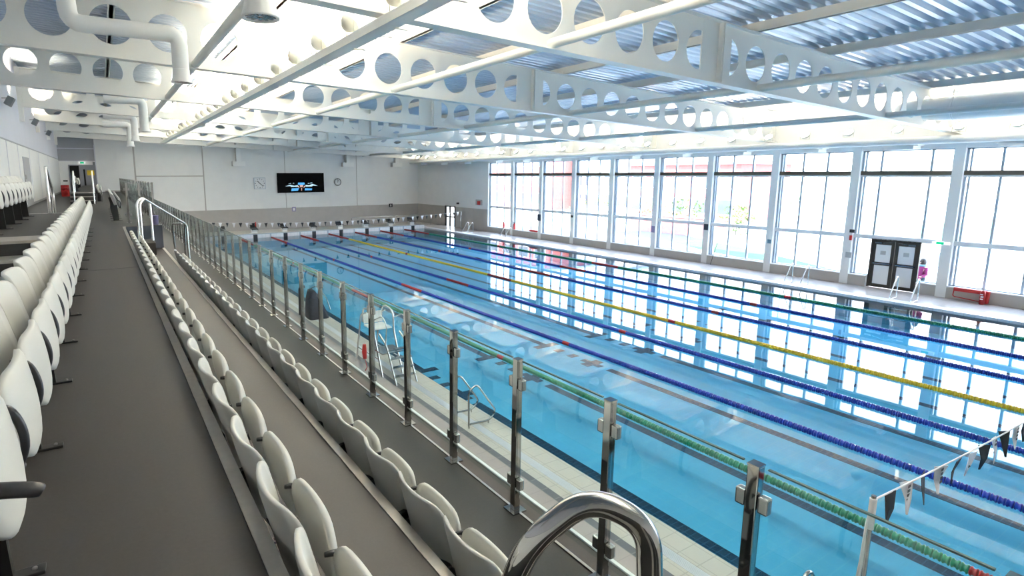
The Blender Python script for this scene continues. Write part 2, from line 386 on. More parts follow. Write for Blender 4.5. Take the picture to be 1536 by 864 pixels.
for i in range(len(COLS)-1):
    y0, y1 = COLS[i]+.17, COLS[i+1]-.17
    win = bpy.data.objects.new('window_%d' % (i+1), None); COL.objects.link(win); win['kind'] = 'structure'
    xf = XR+.17
    b = MB()
    zt = (SILL, 2.27, 5.12, HEAD)
    for y in (y0, y1-.07, y1-.19): b.box(xf, xf+.13, y, y+.07, SILL, HEAD)
    b.box(xf, xf+.09, y0, y1, HEAD-.05, HEAD)
    if i == door_bay: b.box(xf, xf+.09, y0, DY0, SILL, SILL+.05); b.box(xf, xf+.09, DY1, y1, SILL, SILL+.05)
    else: b.box(xf, xf+.09, y0, y1, SILL, SILL+.05)
    if i != door_bay:
        for k in (1, 2):
            y = y0+(y1-y0)*k/3; b.box(xf, xf+.13, y-.04, y+.04, SILL, HEAD)
    else:
        for y in (DY0+.02, DY1-.02): b.box(xf, xf+.13, y-.04, y+.04, 2.27, HEAD)
    b.build('window_frame', 'frame', win)
    b = MB(); b.box(xf-.06, xf+.1, y0, y1, 2.235, 2.42); b.box(XR-.03, XR+.2, y0, y1, SILL-.03, SILL+.012) if i != door_bay else None
    if i == door_bay: b.box(XR-.03, XR+.2, y0, DY0-.03, SILL-.03, SILL+.012); b.box(XR-.03, XR+.2, DY1+.03, y1, SILL-.03, SILL+.012)
    b.box(xf-.03, xf+.1, y0, y1, 4.98, 5.06)
    b.build('transom', 'framewhite', win)
    b = MB(); b.box(xf-.06, xf+.10, y0, y1, 5.06, 5.235); b.build('blind_box', 'darkbar', win)
    b = MB()
    g0 = SILL+.03
    if i == door_bay:
        for yy0, yy1 in ((y0+.05, DY0-.02), (DY1+.02, y1-.05)): b.box(xf+.04, xf+.05, yy0, yy1, g0, 2.27)
        b.box(xf+.04, xf+.05, y0+.05, y1-.05, 2.38, HEAD-.04)
    else: b.box(xf+.04, xf+.05, y0+.05, y1-.05, g0, HEAD-.04)
    b.build('glazing', 'winglass', win)

# double door in the window wall
dd = bpy.data.objects.new('door_1', None); COL.objects.link(dd); dd['kind'] = 'structure'; dd.location = (XR+.14, 0, 0)
b = MB(); b.box(-.03, .08, DY0, DY0+.06, DZ, 2.27); b.box(-.03, .08, DY1-.06, DY1, DZ, 2.27); b.box(-.03, .08, DY0, DY1, 2.2, 2.27); b.build('door_frame', 'doorbrown', dd)
mid = (DY0+DY1)/2
for y0, y1, sgn in ((DY0+.06, mid-.005, 1), (mid+.005, DY1-.06, -1)):
    b = MB(); b.box(0, .05, y0, y0+.13, DZ+.01, 2.2); b.box(0, .05, y1-.13, y1, DZ+.01, 2.2)
    for z0, z1 in ((DZ+.01, DZ+.16), (1.10, 1.24), (2.02, 2.2)): b.box(0, .05, y0+.13, y1-.13, z0, z1)
    leaf = b.build('door_leaf', 'doorbrown', dd)
    b = MB(); b.box(.015, .035, y0+.13, y1-.13, DZ+.16, 1.10); b.box(.015, .035, y0+.13, y1-.13, 1.24, 2.02); b.build('door_panel', 'panelwhite', leaf)
    b = MB(); yc = (y0+y1)/2; b.box(.010, .015, yc-.10, yc+.10, 1.58, 1.75); b.build('notice', 'notice', leaf)
    b = MB(); b.box(-.075, -.035, y0+.05, y1-.05, 1.16, 1.21); b.box(-.075, 0, y0+.05, y0+.1, 1.15, 1.22); b.box(-.075, 0, y1-.1, y1-.05, 1.15, 1.22); b.build('push_bar', 'steel', leaf)
    b = MB(); b.box(-.06, 0, y0+.1 if sgn > 0 else y1-.35, y0+.35 if sgn > 0 else y1-.1, 2.07, 2.13); b.bar((-.05, yc, 2.1), (-.05, yc+.3*sgn, 2.16), .02, .02); b.build('door_closer', 'steel', leaf)
# far exit door by the end wall
d2 = bpy.data.objects.new('door_2', None); COL.objects.link(d2); d2['kind'] = 'structure'; d2.location = (XR, 0, 0)
b = MB(); b.box(-.05, .02, Dd0, Dd0+.2, DZ, 2.1); b.box(-.05, .02, Dd1-.3, Dd1, DZ, 2.1); b.box(-.05, .02, Dd0, Dd1, 2.0, 2.1); b.box(-.05,.02,Dd0+.85,Dd0+1.1,DZ,2.1); b.box(-.05,.02,Dd0,Dd1,.98,1.12); b.build('door_frame', 'doorbrown', d2)
b = MB(); b.box(-.012, .01, Dd0+.12, Dd0+.95, DZ+.06, 2.0); b.box(-.012, .01, Dd0+1.05, Dd1-.12, DZ+.06, 2.0); b.build('door_panel', 'winglass', d2)
b = MB(); b.box(-.10, -.05, Dd0+.2, Dd0+.9, 1.0, 1.06); b.build('push_bar', 'steel', d2)
b = MB(); b.box(-.016, -.012, Dd0+.42, Dd0+.62, 1.45, 1.72); b.build('notice', 'ink', d2)
# door at the far end of the stand
d3 = bpy.data.objects.new('door_3', None); COL.objects.link(d3); d3['kind'] = 'structure'; d3.location = (0, YE, 0)
xa, xb, zt = -2.09, -.40, 5.93
b = MB(); b.box(xa-.08, xa, -.06, .02, Z3, zt+.08); b.box(xb, xb+.08, -.06, .02, Z3, zt+.08); b.box(xa, xb, -.06, .02, zt, zt+.08); b.build('door_frame', 'door', d3)
b = MB(); b.box(xa, xa+.62, -.02, -.006, Z3, zt); b.build('doorway', 'hole', d3)
b = MB(); b.box(xa+.62, xb, -.05, -.006, Z3, zt); lf = b.build('door_leaf', 'door', d3)
b = MB(); b.box(xa+.90, xa+1.02, -.056, -.05, Z3+.4, zt-.28); b.build('vision_panel', 'hole', lf)
b = MB(); b.box(xa+1.15, xb-.05, -.058, -.05, 5.18, 5.58); b.build('notice', 'yellow', lf)
# riser cupboard door on the left wall
d4 = bpy.data.objects.new('door_4', None); COL.objects.link(d4); d4['kind'] = 'structure'; d4.location = (XL, 0, 0)
b = MB(); b.box(0, .03, 29.3, 31.6, Z3+.1, 5.95); lf = b.build('door_leaf', 'grey', d4)
b = MB(); b.box(.03, .07, 29.4, 29.5, 5.0, 5.2); b.build('door_handle', 'steel', lf)

# ------------------------------------------------------------------ roof
BY = [8.92+7.07*k for k in range(-2, 7)]
def beam_mesh():
    b = MB(); t = .012; xs0, xs1 = XL-.1, XR+.1
    pitch, x_first, r = 1.18*S, 7.565*S, .44*S
    def zc(x): return (zbot(x)+ztop(x))/2-.02
    k0 = math.ceil((xs0+pitch/2-x_first)/pitch); k1 = math.floor((xs1-pitch/2-x_first)/pitch)
    N = 32
    for k in range(k0, k1+1):
        c = x_first+k*pitch; xa, xb = c-pitch/2, c+pitch/2
        ring, outer = [], []
        for i in range(N):
            a = 2*PI*i/N+PI/N; ca, sa = math.cos(a), math.sin(a)
            rr = min(r, (ztop(c)-zbot(c))/2-.10)
            ring.append((c+rr*ca, zc(c)+rr*sa))
            hx, hz = pitch/2, (ztop(c)-zbot(c))/2
            m_ = max(abs(ca)/hx, abs(sa)/hz)
            x = c+ca/m_; zz = sa/m_/hz
            outer.append((x, zc(x)+.02+zz*hz if abs(zz) < .999 else (ztop(x) if zz > 0 else zbot(x))))
        # corners: snap nearest outer points
        for cx, cz in ((xa, zbot(xa)), (xb, zbot(xb)), (xa, ztop(xa)), (xb, ztop(xb))):
            j = min(range(N), key=lambda q: (outer[q][0]-cx)**2+(outer[q][1]-cz)**2); outer[j] = (cx, cz)
        vs = [(p[0], -t, p[1]) for p in ring]+[(p[0], -t, p[1]) for p in outer]+[(p[0], t, p[1]) for p in ring]+[(p[0], t, p[1]) for p in outer]
        fs = []
        for i in range(N):
            j = (i+1) % N
            fs += [(i, j, N+j, N+i), (2*N+j, 2*N+i, 3*N+i, 3*N+j), (i, 2*N+i, 2*N+j, j)]
        b.add(vs, fs)
    for xa, xb in ((xs0, x_first+(k0-.5)*pitch), (x_first+(k1+.5)*pitch, xs1)):
        if xb-xa > .01: b.hexa([(xa,-t,zbot(xa)),(xb,-t,zbot(xb)),(xb,t,zbot(xb)),(xa,t,zbot(xa)),(xa,-t,ztop(xa)),(xb,-t,ztop(xb)),(xb,t,ztop(xb)),(xa,t,ztop(xa))])
    xa, xb = 12.39*S, 13.55*S; tt = t*1.3
    b.hexa([(xa,-tt,zbot(xa)),(xb,-tt,zbot(xb)),(xb,tt,zbot(xb)),(xa,tt,zbot(xa)),(xa,-tt,ztop(xa)),(xb,-tt,ztop(xb)),(xb,tt,ztop(xb)),(xa,tt,ztop(xa))])
    for zf, dz in ((zbot, -.03), (ztop, .0)):
        w = .14
        b.hexa([(xs0,-w,zf(xs0)+dz),(xs1,-w,zf(xs1)+dz),(xs1,w,zf(xs1)+dz),(xs0,w,zf(xs0)+dz),(xs0,-w,zf(xs0)+dz+.03),(xs1,-w,zf(xs1)+dz+.03),(xs1,w,zf(xs1)+dz+.03),(xs0,w,zf(xs0)+dz+.03)])
    x = 13.03*S; b.box(x-.012, x+.012, -.135, .135, zbot(x), ztop(x))
    b.box(x+.05, x+.07, -.135, .135, zbot(x), ztop(x))
    return b
bm0 = beam_mesh().mesh('ceiling_beam', 'steelwhite')
for y in BY:
    o = bpy.data.objects.new('ceiling_beam', bm0); COL.objects.link(o); o.location = (0, y, 0); o['kind'] = 'structure'
PURL = [.6, 4.06*S, 7.95*S, 11.2*S, 14.45*S, 18.05*S, 21.6*S, 25.2*S]
for x in PURL:
    b = MB(); z = ztop(x)+.03
    b.box(x-.05, x+.05, YB, YE, z, z+.24); b.box(x-.09,x+.09,YB,YE,z,z+.015)
    for y in BY: b.box(x-.07, x+.07, y-.06, y+.06, z-.03, z+.1)
    struct(b.build('ceiling_purlin', 'steelwhite'))
for x in (2.25*S, 7.72*S, 14.87*S, 22.25*S):
    b = MB(); z = zbot(x)+.10; b.tube([(x, YB, z), (x, YE, z)], .10, 14)
    for y in BY: b.box(x-.06, x+.06, y-.10, y-.02, z-.13, z+.04); b.box(x-.06,x+.06,y+.02,y+.10,z-.13,z+.04)
    struct(b.build('ceiling_tie_tube', 'steelwhite'))
# corrugated roof deck (ribs run across the hall)
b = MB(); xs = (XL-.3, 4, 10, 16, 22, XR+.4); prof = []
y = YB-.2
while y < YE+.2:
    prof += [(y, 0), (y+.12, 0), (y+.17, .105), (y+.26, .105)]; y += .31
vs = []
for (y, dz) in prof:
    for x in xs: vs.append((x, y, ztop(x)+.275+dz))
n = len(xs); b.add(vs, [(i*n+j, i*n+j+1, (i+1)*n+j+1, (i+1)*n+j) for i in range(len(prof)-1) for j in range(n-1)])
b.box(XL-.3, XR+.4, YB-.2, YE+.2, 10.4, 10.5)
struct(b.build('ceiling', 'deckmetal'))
# grey steel columns along the left wall that carry the beams
for y in BY[2:]:
    b = MB(); b.box(XL-.01, XL+.16, y-.1, y+.1, 7.45, ztop(XL)); struct(b.build('wall_column', 'steelwhite'))

# ------------------------------------------------------------------ lighting trunking and uplights
TX = 4.22*S
tk = thing('lighting_trunk', 'long white perforated lighting trunk hung below the beams above the stand', 'lighting trunk', (TX, 0, zbot(TX)+.005))
b = MB(); b.box(-.14, .14, -3, 49.2, -.20, -.18); b.box(-.15, -.13, -3, 49.2, -.20, -.06); b.box(.13, .15, -3, 49.2, -.20, -.06); b.build('channel', 'steelwhite', tk)
b = MB(); b.box(-.155, -.125, -3, 49.2, -.075, -.05); b.box(.125, .155, -3, 49.2, -.075, -.05); b.build('lip', 'white', tk)
for k in range(28): MB().box(.10, .34, -2+1.8*k, -1.95+1.8*k, -.22, -.19).build('bracket', 'steelwhite', tk)
for k in range(26):
    y = -1+1.93*k
    q = MB(); q.tube([(.12*(-1)**k, y, -.06), (.12*(-1)**k, y, ztop(TX)+.3-zbot(TX))], .006, 5); q.build('hanger_wire', 'steelwhite', tk)
def uplight_parts(t):
    b = MB(); b.lathe([(.02, -.15), (.09, -.14), (.16, -.07), (.195, .02), (.19, .03), (.178, .03), (.165, .0), (.0001, -.015)], 18); o = b.build('lamp_bowl', 'lampbody', t); o.rotation_euler = (0, -.75, 0)
    b = MB(); b.lathe([(.16, .0), (.16, .012)], 18); o2 = b.build('lamp_glass', 'lamp', t); o2.rotation_euler = (0, -.75, 0); o2.location = (-.012, 0, .012)
    b = MB(); b.tube([(0, -.2, .0), (0, -.2, -.2), (0, .2, -.2), (0, .2, .0)], .012, 6); b.build('yoke', 'lampbody', t)
ul = thing('uplight', 'x', 'uplight', (0,0,0)); uplight_parts(ul)
LU = [(10.1+1.72*k)*S for k in range(-7, 22)]
RU = [(6.70+1.70*k)*S for k in range(-6, 26)]
def spot(loc, tgt, e, ang, size=.12):
    l = bpy.data.lights.new('uplight_beam', 'SPOT'); l.energy = e; l.spot_size = ang; l.spot_blend = .6; l.shadow_soft_size = size; l.color = (1, .83, .58)
    o = bpy.data.objects.new('uplight_beam', l); COL.objects.link(o); o.location = loc
    o.rotation_euler = (Vector(tgt)-Vector(loc)).to_track_quat('-Z', 'Y').to_euler()
def off_beam(y):
    for q in BY:
        if abs(y-q) < .42: return q+(.42 if y >= q else -.42)
    return y
cnt = 0
for i, y in enumerate(LU):
    y = off_beam(y)
    loc = (TX-.06, y, zbot(TX)+.20)
    vis = 0 <= project(loc)[0] <= 1536 and 0 <= project(loc)[1] <= 864
    if not vis and y < 8: 
        spot((loc[0]+.15, y, loc[2]+.15), (TX+.8, y, 11), 370, 2.7); continue
    cnt += 1
    lab = f'bowl uplight on the hanging trunk above the stand, {nth(cnt)} from the near end'
    if cnt == 1: ul.location = loc; ul['label'] = lab; ul['group'] = 'uplights on the trunk above the stand'
    else: dup(ul, loc, PI, lab, 'uplights on the trunk above the stand')
    if cnt == 1: ul.rotation_euler = (0, 0, PI)
    spot((loc[0]+.15, y, loc[2]+.15), (TX+.8, y, 11), 370, 2.7)
# trough and uplights along the window wall
b = MB(); x0 = 27.6*S; z0, z1 = zh(6.26), zh(6.56)
b.box(x0-.18, XR-.02, YB, YE-.05, z0+.1, z0+.13); b.tube([(x0-.1, YB, (z0+z1)/2-.02), (x0-.1, YE-.05, (z0+z1)/2-.02)], .155, 16); b.box(x0+.1, XR-.02, YB, YE-.05, z0+.13, z1)
struct(b.build('trim_20', 'white'))
cnt = 0
for i, y in enumerate(RU):
    y = off_beam(y); loc = (27.15*S, y, zh(6.83)); pr = project(loc); vis = 0 <= pr[0] <= 1560
    spot((loc[0]-.12, y, loc[2]+.15), (26.7*S, y, 11), 62, 2.8)
    if vis:
        cnt += 1
        dup(ul, loc, 0, f'bowl uplight above the windows, {nth(cnt)} from the right edge of the photo', 'uplights above the windows')

# ------------------------------------------------------------------ ducts
def duct_nozzle(x, y, z, r, ztop_, label, run=None):
    t = thing('air_duct', label, 'air duct', (x, y, z))
    if run: pts = [Vector(p)-Vector((x, y, z)) for p in run]
    else: pts = [Vector((0, 0, ztop_-z))]
    full = pts+[Vector((0, 0, .25))]
    # round the corners
    P = [full[0]]
    for i in range(1, len(full)-1):
        a, c, d = full[i-1], full[i], full[i+1]; e1 = (a-c).normalized(); e2 = (d-c).normalized(); rr = min(.22, (a-c).length*.45, (d-c).length*.45)
        for k in range(5):
            s_ = k/4; p0 = c+e1*rr; p2 = c+e2*rr; P.append(p0*(1-s_)**2+c*2*s_*(1-s_)+p2*s_**2)
    P.append(full[-1])
    # spiral seams: tiny radius steps
    fine = [P[0]]; 
    for a, c in zip(P, P[1:]):
        n_ = max(1, int((c-a).length/.06))
        for k in range(1, n_+1): fine.append(a.lerp(c, k/n_))
    b = MB(); b.tube(fine, [r*(1.0 if k % 2 else 1.012) for k in range(len(fine))], 20); b.build('duct_pipe', 'duct', t)
    b = MB(); b.lathe([(r*.98, .27), (r*1.04, .25), (r*1.04, .16), (r*1.1, .1), (r*1.28, .02), (r*1.3, 0), (r*1.15, .0), (r*.9, .03)], 24); noz = b.build('diffuser', 'duct', t)
    b = MB(); b.lathe([(.001, .035), (r*1.05, .035)], 20)
    b.build('diffuser_core', 'speaker', noz)
    b = MB()
    for k in range(12):
        a = 2*PI*k/12; b.bar((r*.25*math.cos(a), r*.25*math.sin(a), .02), (r*1.02*math.cos(a+.35), r*1.02*math.sin(a+.35), .02), .03, .012)
    b.build('vane', 'steel', noz)
    return t
duct_nozzle(1.57*1.0, 12.75, 7.0, .155, 0, 'white spiral duct with two elbows dropping to a round outlet', [(-.34, 12.75, 9.3), (-.27, 12.75, 7.93), (1.57, 12.75, 7.93)])
duct_nozzle(1.60, 6.35, 6.79, .155, 9.3, 'short white round duct outlet at the top of the view')
for y, z, nm in ((24.3, 6.78, 'nearest'), (31.0, 6.78, 'middle'), (36.0, 6.74, 'farthest')):
    duct_nozzle(1.57, y, z, .155, 0, f'{nm} of the three small white vertical ducts by the far wall', [(.3, y, 7.93), (1.57, y, 7.93)])
t = thing('main_duct', 'large round white duct running along the roof above the window trough', 'air duct', (25.6*S, 0, zh(7.36)))
b = MB(); b.tube([(0, YB+.1, 0), (0, 8.4, 0), (0, 9.3, .05), (.1, 9.75, .12), (.5, 10.0, .2)], [.42, .42, .36, .24, .18], 24); b.build('duct_pipe', 'duct', t)
for y in (-5.5, -2, 1.5, 5.0, 8.2):
    b = MB(); b.lathe([(.425, y-.03), (.435, y-.03), (.435, y+.03), (.425, y+.03)], 24, axis='y'); b.build('duct_collar', 'duct', t)
    b = MB(); b.tube([(-.3, y, .25), (-.3, y, ztop(25.6*S)+.2-zh(7.36))], .012, 6); b.build('hanger_rod', 'steelwhite', t)
# ducts with grille boxes along the end wall and window wall
def wall_duct(x, label, w=.19, bw=.55, zt_=8.7):
    t = thing('wall_duct', label, 'air duct', (x, YE-.3, 0))
    b = MB(); b.box(-w, w, -.15, .28, zh(6.25), zt_); b.build('duct_pipe', 'duct', t)
    b = MB(); b.box(-bw, bw, -.25, .28, zh(5.93), zh(6.33)); b.build('grille_box', 'duct', t)
for x, l in ((10.40*S, 'white duct with grille box above the square clock'), (20.55*S, 'white duct with grille box above the round clock'), (25.8*S, 'white duct with grille box near the window wall corner')): wall_duct(x, l)
gy = [50.0, 46.2, 42.2]+[ (c+1.767) for c in COLS[::-1][1:]]
gc = 0
for y in gy:
    y2 = y*S if y in (50.0, 46.2, 42.2) else y
    if project((XR-.4, y2, 6.2))[0] > 1580 or y2 < 0: continue
    gc += 1
    t = thing('ceiling_grille', f'white air grille box under the wall trough, {nth(gc)} from the far corner', 'air grille', (XR-.45, y2, 0), 0, 'air grilles above the windows')
    b = MB(); b.box(-.3, .42, -.5, .5, zh(6.08), zh(6.20)); b.box(-.22, .40, -.62, .62, zh(6.20), zh(6.28)); b.build('grille_box', 'duct', t)
    b = MB()
    for k in range(6): b.box(-.26+.1*k, -.22+.1*k, -.46, .46, zh(6.08)-.008, zh(6.08))
    b.build('slat', 'grate', t)

# ------------------------------------------------------------------ seats
def slab(W, Hh, th, xf, rtop, rbot, zfun, nu=10, nv=12, wb=None):
    """upright rounded slab: front surface x = xf(u, v), v in 0..1 up"""
    b = MB(); rows = []
    vs_ = [0, .02, .06, .13, .24, .4, .55, .7, .8, .87, .93, .98, 1.]
    for v in vs_:
        z = v*Hh; w = W if wb is None else wb+(W-wb)*min(1, v*1.6)**.8
        if Hh-z < rtop: d = rtop-(Hh-z); w = w-rtop+math.sqrt(max(0, rtop**2-d*d))
        if z < rbot: d = rbot-z; w = w-rbot+math.sqrt(max(0, rbot**2-d*d))
        rows.append((v, z, w))
    nu1 = nu+1; F, B = [], []
    for v, z, w in rows:
        for i in range(nu1):
            u = -1+2*i/nu; y = u*w
            e = 1-max(abs(u)**6, (abs(2*v-1))**10)*.55      # rim rounding
            x = xf(y/W, v); F.append((x+th/2*e, y, zfun+z)); B.append((x-th/2*e, y, zfun+z))
    n = len(F); nr = len(rows); fs = []
    for j in range(nr-1):
        for i in range(nu):
            a = j*nu1+i; fs += [(a, a+1, a+nu1+1, a+nu1), (n+a+1, n+a, n+a+nu1, n+a+nu1+1)]
    for j in range(nr-1):
        for i in (0, nu):
            a = j*nu1+i; fs.append((a, a+nu1, n+a+nu1, n+a) if i == 0 else (a+nu1, a, n+a, n+a+nu1))
    for i in range(nu): fs.append((i+1, i, n+i, n+i+1)); a = (nr-1)*nu1+i; fs.append((a, a+1, n+a+1, n+a))
    b.add(F+B, fs, True); return b
SP = .5
back_me = slab(.244, .42, .034, lambda u, v: .072-.08*v+.058*u*u+.02*(1-v), .075, .05, .35).mesh('backrest', 'seat')
pan_me = slab(.238, .33, .038, lambda u, v: .186-.022*v+.047*(1-u*u)*(.55+.45*math.sin(PI*min(1, v*.9+.1))), .10, .12, .335, wb=.165).mesh('seat_pan', 'seat')
def arm_mesh(down):
    b = MB()
    pts = [(.06, 0, .50), (.10, 0, .545), (.20, 0, .55), (.29, 0, .53), (.31, 0, .52)] if down else [(.14, 0, .585), (.190, 0, .572), (.217, 0, .51), (.221, 0, .44), (.200, 0, .375)]
    P = [Vector(p) for p in pts]; F = []
    for i in range(4):
        p0, p1, p2, p3 = P[max(i-1, 0)], P[i], P[i+1], P[min(i+2, 4)]
        for k in range(4):
            t = k/4; F.append(.5*((2*p1)+(p2-p0)*t+(2*p0-5*p1+4*p2-p3)*t*t+(3*p1-p0-3*p2+p3)*t**3))
    F.append(P[4]); n = len(F); vs = []; w_, h_ = (.021, .020) if down else (.0115, .014)
    for i, p in enumerate(F):
        t = (F[min(i+1, n-1)]-F[max(i-1, 0)]).normalized(); nrm = Vector((0,1,0)).cross(t); e = .45+.55*math.sin(PI*min(1, max(0, (i+.6)/(n+.2))))**.4
        for k in range(10):
            a = 2*PI*k/10; vs.append(p+Vector((0,1,0))*w_*e*math.cos(a)+nrm*h_*e*math.sin(a))
    b.add(vs, [(i*10+k, i*10+(k+1)%10, (i+1)*10+(k+1)%10, (i+1)*10+k) for i in range(n-1) for k in range(10)]+[tuple(range(10)), tuple(range((n-1)*10, n*10))], True)
    b.lathe([(.001, -.017), (.017, -.017), (.017, .017), (.001, .017)], 10, tuple(P[0] if down else P[4]), 'y')
    return b
arm_me = arm_mesh(False).mesh('armrest', 'arm'); armd_me = arm_mesh(True).mesh('armrest', 'arm')
b = MB(); b.hexa([(.0,-.018,0),(.15,-.018,0),(.15,.018,0),(.0,.018,0),(.03,-.018,.44),(.13,-.018,.46),(.13,.018,.46),(.03,.018,.44)]); b.bar((-.02,0,.40),(.03,0,.44),.03,.06); leg_me = b.mesh('leg', 'black')
b = MB(); b.box(-.06, .235, -.025, .025, 0, .012); foot_me = b.mesh('foot_plate', 'black', .003)
b = MB(); b.lathe([(.008, .012), (.008, .018), (.004, .021)], 8, (.205, 0, 0)); bolt_me = b.mesh('foot_bolt', 'bolt')
b = MB(); b.tube([(.10, -.24, .40), (.10, .24, .40)], .02, 8); bar_me = b.mesh('seat_rail', 'black')
def child(name, me, parent, loc=(0,0,0)):
    o = bpy.data.objects.new(name, me); COL.objects.link(o); o.parent = parent; o.location = loc; return o
def make_seat(label, group, loc, leg, down=False):
    t = thing('stadium_seat', label, 'seat', loc, 0, group)
    child('backrest', back_me, t); child('seat_pan', pan_me, t); child('seat_rail', bar_me, t)
    child('armrest', armd_me if down else arm_me, t, (0, -.236, 0))
    if leg:
        l = child('leg', leg_me, t, (0, -.231, 0)); f = child('foot_plate', foot_me, l); child('foot_bolt', bolt_me, l)
    return t
def seat_row(x, z, ys, group, desc, leg0=0, down=-1):
    for i, y in enumerate(ys):
        make_seat(f'white tip-up seat, {nth(i+1)} from the near end of {desc}', group, (x, y, z), (i+leg0) % 2 == 0, i == down)
seat_row(-.50, Z3, [1.33+SP*i for i in range(32)], 'seats left of the walkway', 'the row left of the walkway', 0, 1)
seat_row(.42, Z2, [.95+SP*i for i in range(25)], 'seats below the walkway edge', 'the middle row below the walkway', 0, 24)
seat_row(1.315, Z1, [1.0+SP*i for i in range(27)], 'seats in the front row', 'the front row facing the glass balustrade', 0, 26)
seat_row(-1.41, Z4, [9.0+SP*i for i in range(10)], 'seats on the upper platform', 'the upper row by the left wall', 1)
seat_row(-.26, Z3, [33.5+SP*i for i in range(17)], 'seats beyond the far steps', 'the row right of the far steps', 0)
seat_row(.20, Z3, [18.9+SP*i for i in range(15)], 'seats beside the glass screen', 'the row beside the tall glass screen', 0)
seat_row(-1.22, Z4, [33.6+SP*i for i in range(4)], 'seats on the far platform', 'the short row on the far platform', 0)

# ------------------------------------------------------------------ glass balustrades
PXX = 2.44; PSP = .8495; PH = 1.17
def make_post(hh, name='balustrade_post'):
    t = bpy.data.objects.new(name, None); COL.objects.link(t)
    b = MB(); b.box(-.026, .026, -.026, .026, .012, hh-.008); b.build('post_shaft', 'chrome', t, .004)
    b = MB(); b.box(-.028, .028, -.028, .028, hh-.008, hh); b.build('post_cap', 'chrome', t)
    b = MB(); b.box(-.06, .06, -.06, .06, 0, .012); b.build('base_plate', 'chrome', t)
    cl = MB(); cl.box(-.022, .022, -.022, .022, -.04, .04); cm = cl.mesh('glass_clamp', 'steel', .008)
    for s_ in (-1, 1):
        for z in (.23, hh-.18): child('glass_clamp', cm, t, (0.0, s_*.052, z))
    return t
def rounded_panel(y0, y1, z0, z1, r=.03, th=.006):
    pts = []
    for cy, cz, a0 in ((y1-r, z1-r, 0), (y0+r, z1-r, PI/2), (y0+r, z0+r, PI), (y1-r, z0+r, 1.5*PI)):
        for k in range(5): a = a0+PI/2*k/4; pts.append((cy+r*math.cos(a), cz+r*math.sin(a)))
    b = MB(); b.prism(pts, -th, th, 'x'); return b
M['glassedge'] = mat('glass_edge', (.10, .16, .15), .15)
post0 = None; pn = 0; panel_me = rounded_panel(.036, PSP-.036, .12, PH-.004).mesh('glass_panel', 'glass')
def edge_mesh(y0, y1, z):
    b = MB(); b.box(-.0065, .0065, y0+.02, y1-.02, z-.006, z+.0015); return b.mesh('polished_edge', 'glassedge')
edge_me = edge_mesh(.036, PSP-.036, PH-.004)
ys = [3.83+PSP*k for k in range(-4, 57)]
for i, y in enumerate(ys):
    if i == 0: post0 = make_post(PH); tag(post0, '', 'balustrade post', 'posts of the poolside glass balustrade'); t = post0; t.location = (PXX, y, Z1)
    else: t = dup(post0, (PXX, y, Z1))
    t['label'] = f'steel balustrade post above the pool, {nth(i+1)} from the near end'
    if i < len(ys)-1:
        g = thing('glass_panel', f'clear glass balustrade panel above the pool, {nth(i+2)} from the near end', 'glass panel', (PXX, y, Z1), 0, 'panels of the poolside glass balustrade')
        child('pane', panel_me, g); child('polished_edge', edge_me, g)
g = thing('glass_panel', 'clear glass balustrade panel above the pool, first from the near end', 'glass panel', (PXX, ys[0]-PSP, Z1), 0, 'panels of the poolside glass balustrade')
child('pane', panel_me, g); child('polished_edge', edge_me, g)
b = MB(); b.box(PXX-.01, PXX+.01, YB, YE, Z1, Z1+.012); struct(b.build('trim_21', 'steel'))
# taller screen along the widened walkway
S2 = 1.3; p2_me = rounded_panel(.036, S2-.036, .10, 1.06).mesh('glass_panel', 'glass'); e2_me = edge_mesh(.036, S2-.036, 1.06)
ys2 = [17.95+S2*k for k in range(26)]; sp0 = None
for i, y in enumerate(ys2):
    if sp0 is None: sp0 = make_post(1.1, 'screen_post'); tag(sp0, '', 'balustrade post', 'posts of the upper glass screen'); t = sp0; t.location = (1.22, y, Z3)
    else: t = dup(sp0, (1.22, y, Z3))
    t['label'] = f'steel post of the upper walkway screen, {nth(i+1)} from its near end'
    if i < len(ys2)-1:
        g = thing('glass_panel', f'glass panel of the upper walkway screen, {nth(i+1)} from its near end', 'glass panel', (1.22, y, Z3), 0, 'panels of the upper glass screen')
        child('pane', p2_me, g); child('polished_edge', e2_me, g)
for k, x in enumerate((.56, .86)):
    t = dup(sp0, (x, 17.5, Z3), PI/2, ('left' if k == 0 else 'right')+' post of the short cross screen at the end of the middle row', 'posts of the cross screen')
g = thing('glass_panel', 'narrow glass panel of the short cross screen at the end of the middle row', 'glass panel', (.56, 17.5, Z3))
child('pane', rounded_panel(.036, .264, .10, 1.06).mesh('glass_panel', 'glass'), g); g.rotation_euler = (0, 0, -PI/2)

# ------------------------------------------------------------------ handrails
def fillet(pts, rr, n=6):
    P = [Vector(p) for p in pts]; out = [P[0]]
    for i in range(1, len(P)-1):
        a, c, d = P[i-1], P[i], P[i+1]; e1 = (a-c).normalized(); e2 = (d-c).normalized(); r = min(rr, (a-c).length*.48, (d-c).length*.48)
        for k in range(n+1):
            s_ = k/n; out.append((c+e1*r)*(1-s_)**2+c*2*s_*(1-s_)+(c+e2*r)*s_**2)
    out.append(P[-1]); return out
